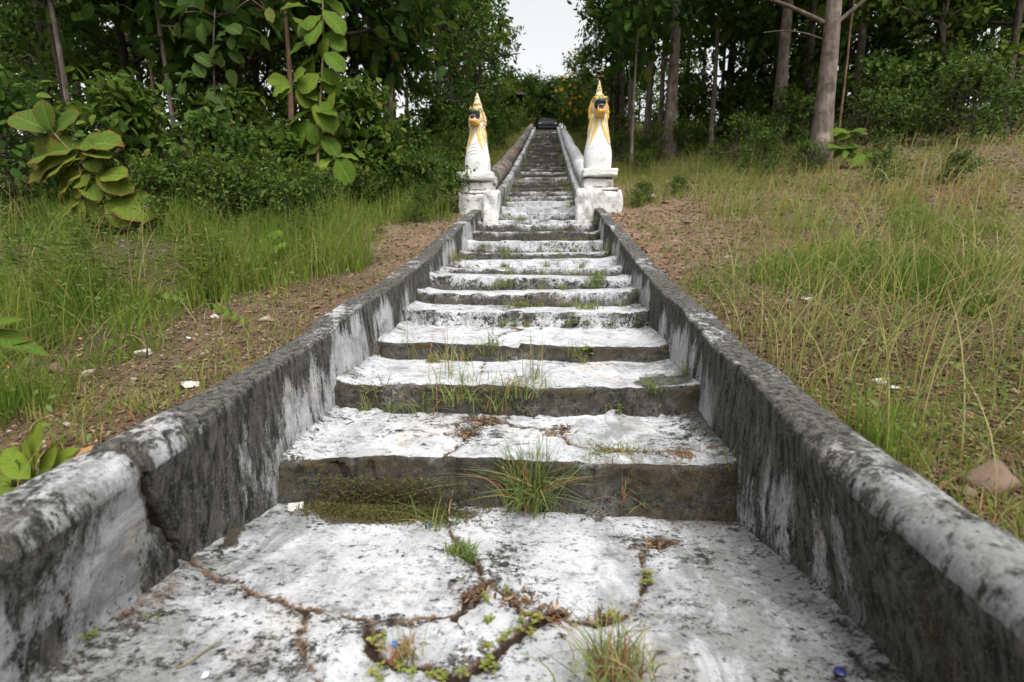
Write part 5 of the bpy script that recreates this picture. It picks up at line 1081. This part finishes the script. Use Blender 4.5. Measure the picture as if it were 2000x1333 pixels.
tuft(1255, 1000, 14, .16, .42, "sparse upright grass at the right of the first riser", spread=.02, lean=.6)
tuft(1215, 985, 12, .13, .85, "thin reddish straw sprig left of the sparse upright grass", spread=.015, lean=.5)
tuft(1170, 885, 60, .045, .62, "dry grass strip on the edge of the first tread, right of the cracks", spread=.05)
tuft(1235, 888, 60, .045, .60, "second dry grass strip on the first tread's edge, further right", spread=.05)
tuft(1325, 888, 30, .035, .85, "reddish dry growth near the right end of the first tread", spread=.05)
tuft(1278, 765, 22, .10, .42, "small grass tuft against the second riser, right side", spread=.02)
tuft(1345, 742, 26, .11, .45, "grass by the right wall on the second tread", spread=.02, lean=.4)
tuft(845, 707, 40, .07, .52, "small grass tuft with dead straw left on the second tread's back", spread=.025)
tuft(958, 690, 45, .13, .40, "upright grass tuft at the crack in the third riser", spread=.03, lean=.4)
tuft(1122, 695, 45, .08, .42, "green grass tuft at the third riser, right of centre", spread=.025)
tuft(1046, 740, 14, .28, .58, "tall thin grass stalks rising before the third step", spread=.03, lean=.2, wid=.6)
tuft(880, 735, 16, .30, .62, "tall thin grass stalks left of centre on the second tread", spread=.07, lean=.15, wid=.6)
tuft(720, 700, 16, .22, .55, "thin wild grass at the left end of the third riser", spread=.04, lean=.25, wid=.7)
tuft(810, 700, 8, .28, .55, "two or three long stalks on the third riser's left", spread=.03, lean=.2, wid=.6)
tuft(985, 560, 60, .10, .35, "green grass tuft at the middle of the sixth step", spread=.05)
tuft(1160, 560, 70, .11, .38, "broad green tuft at the right of the sixth step", spread=.05)
tuft(1170, 545, 40, .09, .35, "smaller green tuft above the broad one on the right", spread=.04)
tuft(1010, 600, 40, .08, .60, "yellowish tuft in the middle of the fifth riser", spread=.05)
tuft(1150, 603, 50, .07, .50, "olive tuft on the right of the fifth riser", spread=.06)
tuft(948, 487, 55, .14, .38, "pale green tuft left on the ninth step", spread=.05)
tuft(995, 503, 45, .12, .36, "green tuft in the middle of the eighth step", spread=.06)
tuft(1190, 500, 50, .16, .42, "grass along the right wall on the eighth step", spread=.05, lean=.4)
tuft(1180, 470, 40, .15, .40, "grass along the right wall on the tenth step", spread=.05, lean=.4)
tuft(890, 510, 30, .15, .58, "thin yellowish grass along the left wall on the eighth step", spread=.04, lean=.3)
tuft(1070, 449, 40, .12, .42, "faint grass tuft in the middle of the twelfth step", spread=.08)
tuft(1018, 432, 40, .11, .42, "faint grass tuft left of the middle on the top lower step", spread=.07)
tuft(980, 405, 110, .20, .36, "bright grass growing beside the left front pier", spread=.10, lean=.4)
tuft(1128, 400, 100, .20, .36, "bright grass growing beside the right front pier", spread=.09, lean=.4)
for i, yy in enumerate(np.linspace(11, 26, 12)):
    for sd in (-1, 1):
        tuft(0, 0, 34, .13, .5, ("yellowish green grass tuft along the left kerb of the upper steps" if sd < 0 else "yellowish green grass tuft along the right kerb of the upper steps"), spread=.10, lean=.4, onwall=np.array([sd * .72, yy, stair_z(sd * .6, yy)]), group="tufts along the %s kerb" % ("left" if sd < 0 else "right"))
for (px, py, n) in ((560, 820, 12), (600, 795, 10)): tuft(px, py, n, .16, .35, "grass sprig by the left wall on the first tread" if n == 12 else "second grass sprig by the left wall, close to the second riser", spread=.012, lean=.35)
# small sprigs along the foot of every riser of the lower flight
for i in range(2, 13):
    for j in range(5):
        x = rt.uniform(-.9, .9); y = NY[i - 1] - .02; z_ = stair_z(x, y - .01)
        if j % 3 == 2: weed(0, 0, 2, .07, 5, .03, .45, "little leafy weed rooted in the joint of the %s riser" % NTH[i], name="sprig", at=(x, y - .02, z_), group="leafy weeds of the %s riser" % NTH[i])
        else: tuft(0, 0, 16, .075, .48, "small grass sprig in the joint of the %s riser" % NTH[i], spread=.02, lean=.6, sg=.25, onwall=np.array([x, y - .02, z_]), group="grass sprigs of the %s riser" % NTH[i])
# leafy weeds
weed(518, 905, 3, .13, 7, .030, .75, "yellow green leafy sprig growing at the left end of the first riser")
weed(715, 785, 4, .10, 6, .040, .35, "green leafy weed at the second riser beside the left wall", spread=.04)
weed(745, 770, 2, .13, 7, .024, .70, "thin yellowish weed beside the leafy one at the second riser")
weed(1112, 640, 2, .06, 5, .075, .30, "broad leaved weed at the fourth riser, the left of two", kind='mid', m=M_TEAK)
weed(1142, 640, 2, .08, 4, .085, .15, "darker broad leaved weed at the fourth riser, the right of two", kind='mid', m=M_TEAK)
weed(1146, 695, 2, .06, 5, .06, .45, "pale green weed with rounded leaves at the third riser", m=M_TEAK)
weed(1250, 640, 2, .08, 5, .05, .2, "small weed at the right end of the fourth riser", m=M_TEAK)
weed(1255, 585, 3, .10, 6, .04, .5, "leafy weed against the right wall on the fifth step")
weed(1015, 600, 2, .09, 5, .06, .3, "leafy weed in the middle of the fifth riser", m=M_TEAK)
weed(1300, 995, 2, .045, 6, .032, .25, "tiny green weed at the foot of the first riser, right", m=M_TEAK)
weed(1445, 915, 3, .10, 6, .024, .70, "yellowish sprig at the right end of the first riser")
weed(1476, 930, 2, .08, 6, .022, .55, "small green sprig on the right wall's foot by the first riser")
weed(1192, 805, 2, .11, 9, .018, .95, "dried reddish weed in front of the second riser")
weed(1155, 470, 4, .14, 7, .05, .45, "bushy weed on the right of the tenth step", spread=.06)
weed(1165, 490, 4, .12, 7, .05, .5, "weed with a few reddish leaves on the right of the ninth step", spread=.06)
weed(1165, 440, 4, .16, 7, .05, .4, "weed against the right wall below the right pier", spread=.05)
weed(885, 500, 3, .16, 8, .035, .6, "leafy weed against the left wall on the ninth step", spread=.04)
weed(345, 1103, 2, .022, 6, .028, .3, "tiny green rosette where the wall's broken joint meets the landing", m=M_TEAK)
weed(290, 1215, 2, .02, 5, .018, .6, "tiny yellowish sprout on the soil patch by the left wall")
weed(165, 1262, 3, .06, 7, .022, .5, "greenish sprout at the bottom left against the wall", spread=.03)
weed(870, 790, 3, .10, 8, .022, .85, "yellow and rust coloured weed left of the second riser's tufts")
weed(1160, 640, 2, .08, 8, .014, 1.0, "small rust red weed at the fourth riser right of the broad leaved weeds")
for i, (px, py) in enumerate(((960, 1272), (985, 1250), (1000, 1236), (1025, 1222), (1030, 1205), (1062, 1212), (950, 1212), (938, 1170), (990, 1155), (1260, 1140), (1258, 1122), (1205, 1205), (745, 1250), (765, 1300), (790, 1325), (840, 1322), (875, 1322), (905, 1326), (940, 1302), (720, 1325), (950, 1295), (1040, 1240), (728, 1258))):
    weed(px, py, 2, .016, 5, .020, .72, "yellow green star shaped sprout in the landing's soil filled crack", name="sprout", spread=.014, lean=.2, group="sprouts along the landing's cracks")
# moss mat and dry tangle (uncountable)
def mat_patch(name, label, cat, pts, n, L, m, rad, lift=.012, kind='small', mu=.5):
    packs = []
    for (px, py, r, w_) in pts:
        q = shit(px, py); q[1] = min(q[1], 1.99) if q[1] < 2.3 and name == 'moss' else q[1]; k = int(n * w_); x = q[0] + rt.normal(0, r, k); y = q[1] + rt.normal(0, r * rad, k); z = np.array([stair_z(a, b) if b < NY[0] - .03 or q[1] > NY[0] else min(rt.uniform(0, .13), .2) for a, b in zip(x, y)]) + rt.uniform(-.004, lift, k)
        if q[1] <= NY[0]: y = np.minimum(y, NY[0] - .015)
        d = rt.normal(0, 1, (k, 3)); d[:, 2] = np.abs(d[:, 2]) * .7; packs.append(leaves(np.stack([x, y, z], 1), d, L * rt.uniform(.5, 1.4, k), kind, rt, .6, np.clip(rt.normal(mu, .25, k), 0, 1)))
    tag(obj(name, leaf_mesh(name, packs), m), label, cat, kind="stuff")
mat_patch("moss", "brown and green moss mat below the first riser", "moss", ((690, 975, .09, 1.3), (760, 985, .09, 1.2), (820, 985, .10, 1), (720, 1005, .06, .6), (860, 960, .10, .7), (640, 975, .07, .7), (770, 1010, .07, .5)), 3200, .013, M_MOSS, .5)
mat_patch("dry_straw", "dead brown straw gathered in the cracks", "straw", ((950, 825, .05, 1), (905, 850, .04, .5), (1085, 850, .035, .5), (1100, 838, .03, .3), (1285, 1065, .025, .3), (1010, 1175, .03, .4), (930, 1160, .03, .4), (1075, 1205, .04, .4), (1190, 1208, .03, .3), (1340, 892, .06, .5)), 160, .028, M_LITTER, .6, .010, 'lance', .55)

# ------------------------------------------------------------------ litter left on the steps
def sheet(name, label, cat, px, py, w, l, m, rot, curl=.2, h=.004, extra=None, lift=.004, tilt=(0, 0)):
    q = shit(px, py); nx, ny = 9, 9; u, v = np.meshgrid(np.linspace(-.5, .5, nx), np.linspace(-.5, .5, ny), indexing='ij'); zt = curl * w * (u * 2) ** 2 * .25 + (fbm(xyz(u, v), 3, 2, 4).reshape(u.shape) - .5) * w * .12
    top = np.stack([u * w, v * l, zt + h], -1).reshape(-1, 3); bot = top - [0, 0, h * .7]; F = grid_faces(nx, ny); b = np.concatenate([np.arange(ny), np.arange(1, nx) * ny + ny - 1, (nx - 1) * ny + np.arange(ny - 2, -1, -1), np.arange(nx - 2, 0, -1) * ny]); n = nx * ny
    S = np.stack([b, np.roll(b, -1), np.roll(b, -1) + n, b + n], 1); o = obj(name, mesh_np(name, np.concatenate([top, bot]), [np.concatenate([F, F[:, ::-1] + n, S])], None, True), m); o.location = (q[0], q[1], q[2] + lift); o.rotation_euler = (tilt[0], tilt[1], rot); return tag(o, label, cat)
M_PAPER = plain("grey_cardboard", (0.36, 0.36, 0.325), 0.8, 0.2, 0.12, 30); M_PINK = plain("orange_paper", (0.70, 0.32, 0.20), 0.8, 0.2, 0.2, 30); M_BLUE = plain("blue_plastic", (0.07, 0.17, 0.52), 0.4, 0.4, 0.3, 40); M_CAP = plain("dark_blue_cap", (0.022, 0.028, 0.12), 0.35, 0.5, 0.2, 40)
sheet("cardboard_scrap", "crumpled grey cardboard scrap at the left end of the first riser", "litter", 578, 996, .066, .060, M_PAPER, .5, .16, tilt=(.22, .05), lift=.010)
sheet("paper_scrap", "small orange paper scrap sticking out below the grey cardboard", "litter", 585, 1010, .014, .036, M_PINK, .6, .4)
sheet("plastic_scrap", "blue plastic scrap near the middle of the landing, below the moss", "litter", 836, 1030, .026, .016, M_BLUE, .4, .9)
sheet("plastic_scrap", "pale blue scrap in the wide soil crack at the bottom of the landing", "litter", 771, 1262, .014, .020, M_BLUE, .2, .6)
q = shit(1640, 1322); V, F, T = loft([(0, .0145, .0145, 0, 0, 2), (.003, .0145, .0145, 0, 0, 2), (.005, .0125, .0125, 0, 0, 2)], 24); Vr = V.copy(); Vr[:, :2] *= (1 + .04 * np.sign(np.sin(np.arctan2(V[:, 1], V[:, 0]) * 12)))[:, None]
o = obj("bottle_cap", mesh_np("bottle_cap", Vr, [F, T]), M_CAP); o.location = (q[0], q[1], q[2] + .014); o.rotation_euler = (.1, -.12, 0); tag(o, "dark blue bottle cap at the landing's bottom right corner", "bottle cap")
def pebble(px, py, r, label, m, cat="stone", name="pebble"):
    q = shit(px, py); V, F = blob(rs, 2, .3, .6); o = obj(name, mesh_np(name, V * r, [F], None, True), m); o.location = (q[0], q[1], q[2] + r * .3); return tag(o, label, cat)
pebble(402, 1322, .014, "smooth white pebble at the bottom edge of the landing, left", M_PAINT)
pebble(548, 1073, .007, "tiny black clod on the white part of the landing", M_BLACK, "clod", "clod"); pebble(1372, 911, .008, "small beige pebble on the right of the first tread", M_STONE); pebble(1160, 798, .006, "small brown clod in front of the second riser", M_BARKD, "clod", "clod")
for i, (px, py, L, az, lab) in enumerate(((683, 830, .05, .2, "short dark twig on the left of the first tread"), (1290, 795, .07, 1.1, "thin dry twig leaning on the second riser's right"), (1195, 715, .08, .1, "reddish twig lying on the second tread, right"), (1010, 645, .10, -.1, "flat brown bark strip on the third tread by the crack"), (1045, 1010, .06, 1.3, "pale straw lying on the landing in front of the big tuft"), (900, 1135, .04, .6, "small curved straw on the landing's left slab"), (390, 1285, .12, .9, "dry straw on the landing's left lower slab"), (215, 875, .09, .35, "pale broken stick on top of the bank beside the left wall"))):
    q = shit(px, py) if i < 7 else ghit(px, py); s = np.linspace(-.5, .5, 7); P = np.stack([s * L * math.cos(az), s * L * math.sin(az), .006 + .006 * np.sin(s * 5 + i)], 1); P[:, 1] += .06 * L * np.sin(s * 7); V, F = tube(P, .003 if i not in (3, 7) else .007, 6); o = obj("twig", mesh_np("twig", V, [F], None, True), M_BARKR if i in (2, 3) else M_BARKD if i == 0 else M_STEM); o.location = tuple(q + [0, 0, .004]); tag(o, lab, "twig")
for i, (px, py, L, t, lab) in enumerate(((1330, 440, .16, .2, "curled dark dead leaf on the red earth right of the stairs"), (1055, 645, .07, .5, "brown dead leaf on the third tread, right of the crack"), (1040, 700, .05, .6, "dead leaf at the back of the second tread"), (630, 600, .10, 1.0, "orange dead leaf beside the left wall's coping"), (1230, 600, .08, .5, "clump of dead brown leaves at the right end of the fifth riser"), (780, 610, .07, .5, "rust brown dead leaf at the left end of the fourth riser"), (1125, 425, .10, .5, "dead leaf at the foot of the right pier"), (1300, 735, .05, .3, "dark dead leaf on the stained end of the second tread"))):
    q = shit(px, py) if i not in (0, 3) else ghit(px, py); az = i * 1.3; pk = [leaves([[0, 0, .008]], np.array([[math.cos(az), math.sin(az), .12]]), L, 'mid', rt, .3, np.array([t]))]; o = obj("dead_leaf", leaf_mesh("dead_leaf", pk), M_LITTER); o.location = tuple(q); tag(o, lab, "dead leaf")
# taller broad leaved weeds standing in the left grass
TW = [weed(0, 0, n, H, nl, L, mu, "x", kd, name="tall_weed", spread=.10, at=(0, 0, -60), lean=.3, m=m) for n, H, nl, L, mu, kd, m in ((6, .62, 10, .11, .35, 'mid', M_BUSH), (7, .50, 12, .13, .45, 'lance', M_TEAK), (5, .75, 11, .09, .6, 'mid', M_BUSH))]
rw = np.random.default_rng(61)
for i in range(44):
    px, py = rw.uniform(0, 640), rw.uniform(445, 620)
    if py > 700 - .25 * px: continue
    q = ghit(px, py)
    if float(bare(np.array([q[0]]), np.array([q[1]]))[0]) > .6: continue
    use(TW[i % 3], gz(q[0], q[1], -.02), i * 2.2, rw.uniform(.6, 1.1), "leafy green weed standing in the left hand grass", "tall leafy weeds in the left grass")
for i, (px, py) in enumerate(((690, 470), (740, 455), (790, 440), (835, 430), (870, 425), (650, 500), (610, 530), (720, 440), (800, 420), (850, 415))):
    q = ghit(px, py); use(TW[i % 3], gz(q[0], q[1], -.02), i * 1.3, rw.uniform(.45, .8), "leafy weed on the bare earth left of the left wall", "leafy weeds on the left earth bank")
# purple flowering weeds in the left grass
M_PURP = leaf_mat("purple_petal", [(0, (0.42, 0.22, 0.42)), (1, (0.62, 0.40, 0.60))], .3, .7, .2, bump=False)
for i, (px, py) in enumerate(((82, 470), (90, 485), (98, 492), (138, 497), (134, 508), (240, 472), (238, 482), (243, 492), (215, 505), (285, 680 - 195), (320, 490), (345, 516), (395, 480), (172, 440), (285, 405))):
    Y = 5.0 + .05 * (i % 5) + (1.2 if py < 460 else 0); tp = at_y(px, py, Y); b0 = np.array(gz(tp[0] + .03, Y, 0)); 
    th = plant("flowering_weed", "thin weed with a small purple flower head standing in the left hand grass", "flower", b0, [([b0, (b0 + tp) / 2 + [.02, 0, 0], tp], .003, .002)], [], M_STEM, None, "purple flowers in the left grass")
    d = rt.normal(0, 1, (26, 3)); d[:, 2] = np.abs(d[:, 2]); part("flower_head", leaf_mesh("flower_head", [leaves(np.repeat((tp - b0)[None], 26, 0), d, .022, 'small', rt, .4)]), M_PURP, th)

# ------------------------------------------------------------------ parked car in the shade at the stair head
def car(loc, rot):
    th = thing("parked_car", "dark car parked facing down in the deep shade at the top of the stairs", "car", loc, rot)
    M_CAR = plain("dark_car_paint", (0.010, 0.011, 0.013), 0.6, 0.15, 0.2, 3); M_TYRE = plain("tyre_rubber", (0.02, 0.02, 0.02), .9, .1); M_GL = plain("car_glass", (0.03, 0.036, 0.036), 0.3, 0.4, 0.1); M_LAMP = plain("lamp_glass", (0.05, 0.052, 0.052), .2, .5)
    k = NT("car_rim"); k.pbr((.35, .35, .36), .35, .5); M_RIM = k.m
    V, F, T = loft([(-4.3, .72, .22, 0, .62, 4), (-4.1, .84, .34, 0, .64, 5), (-3, .88, .38, 0, .66, 5), (-1.2, .88, .38, 0, .66, 5), (-.3, .86, .34, 0, .62, 5), (-.08, .80, .27, 0, .56, 4), (0, .70, .18, 0, .52, 4)], 32, 'y'); part("body", mesh_np("body", V, [F, T], None, True), M_CAR, th)
    V, F, T = loft([(.98, .80, 1.45, 0, 2.55, 6), (1.2, .74, 1.22, 0, 2.62, 6), (1.42, .66, .98, 0, 2.68, 6), (1.48, .55, .85, 0, 2.70, 5)], 32); part("cabin", mesh_np("cabin", V, [F, T], None, True), M_CAR, th)
    V, F, T = rbox((0, 0, 0), (1.30, .03, .46), .02, 3); R = np.array(Matrix.Rotation(-.84, 3, 'X')); V = V @ R.T + [0, 1.27, 1.20]; part("windscreen", mesh_np("windscreen", V, [F, T]), M_GL, th)
    V, F, T = rbox((0, -.015, .62), (.9, .06, .14), .02, 3); part("grille", mesh_np("grille", V, [F, T]), M_BLACK, th)
    V, F, T = rbox((0, -.03, .42), (1.5, .12, .16), .04, 3); part("bumper", mesh_np("bumper", V, [F, T]), M_CAR, th)
    for s in (-1, 1):
        V, F, T = loft([(-.02, .14, .08, 0, 0, 3), (.06, .12, .07, 0, 0, 3)], 18, 'y'); part("headlight", mesh_np("headlight", V + [s * .60, .06, .64], [F, T], None, True), M_LAMP, th)
        V, F, T = rbox((s * .95, 1.35, 1.0), (.16, .10, .12), .03, 2); part("mirror", mesh_np("mirror", V, [F, T]), M_CAR, th)
        for yy in (.75, 3.4):
            a = np.linspace(0, 2 * PI, 28); V, F = tube(np.stack([0 * a + s * .80, yy + .25 * np.cos(a), .31 + .25 * np.sin(a)], 1), .075, 8); o = part("wheel", mesh_np("wheel", V, [F], None, True), M_TYRE, th)
            V, F, T = loft([(-.05, .19, .19, yy, .31, 2), (.05, .17, .17, yy, .31, 2)], 20); V = np.stack([V[:, 2] + s * .83, V[:, 0], V[:, 1]], 1); r = obj("rim", mesh_np("rim", V, [F, T]), M_RIM, o)
    return th
c_ = car(gz(.10, 40.0, .0), .05); c_.scale = (1, 1, 1.2)
# ------------------------------------------------------------------ plank hut among the trees, left of the stair head
def hut(loc, rot):
    th = thing("plank_hut", "brown plank hut half hidden by trees left of the stair head", "hut", loc, rot); M_PLK = plain("old_planks", (0.085, 0.048, 0.030), .85, .2, .4, 6); M_ROOF = plain("rusty_roof_sheet", (0.035, 0.028, 0.024), .95, .05, .4, 5)
    mb = MB(); 
    for k in range(15): V, F, T = rbox((-1.35 + k * .193, -1.1, .95), (.185, .035, 1.9 + (.02 if k % 2 else 0)), .004, 0); mb.add(V, F, T)
    part("front_wall", mb.mesh("front_wall"), M_PLK, th)
    for s in (-1, 1): V, F, T = rbox((s * 1.43, 0, .95), (.04, 2.2, 1.9), .004, 0); part("side_wall", mesh_np("side_wall", V, [F, T]), M_PLK, th)
    for s in (-1, 1):
        V, F, T = rbox((s * 1.52, -1.16, 1.1), (.11, .11, 2.3), .01, 0); part("post", mesh_np("post", V, [F, T]), M_PLK, th)
    V, F, T = rbox((.3, -1.135, 1.15), (.8, .03, .7), .01, 0); w_ = part("dark_opening", mesh_np("dark_opening", V, [F, T]), M_BLACK, th)  # black slab on the planks, colour stands for the shade inside an opening
    mb = MB(); a = np.linspace(-1.9, 1.9, 60)
    for s in (-1, 1):
        rows = np.stack([np.stack([a, 0 * a + s * y0, 2.75 - .42 * abs(y0) + .02 * np.sin(a * 26)], 1) for y0 in np.linspace(0, 1.7, 6)], 0); V = rows.reshape(-1, 3); n = len(V); F = grid_faces(6, 60); mb.add(np.concatenate([V, V - [0, 0, .03]]), F if s > 0 else F[:, ::-1], (F[:, ::-1] if s > 0 else F) + n)
    part("roof", mb.mesh("roof"), M_ROOF, th); return th
hut(gz(-3.4, 34.5, -.05), .18)
use(BU[4], gz(-2.55, 32.8, -.05), .4, 1.0, "leafy bush growing in front of the plank hut")
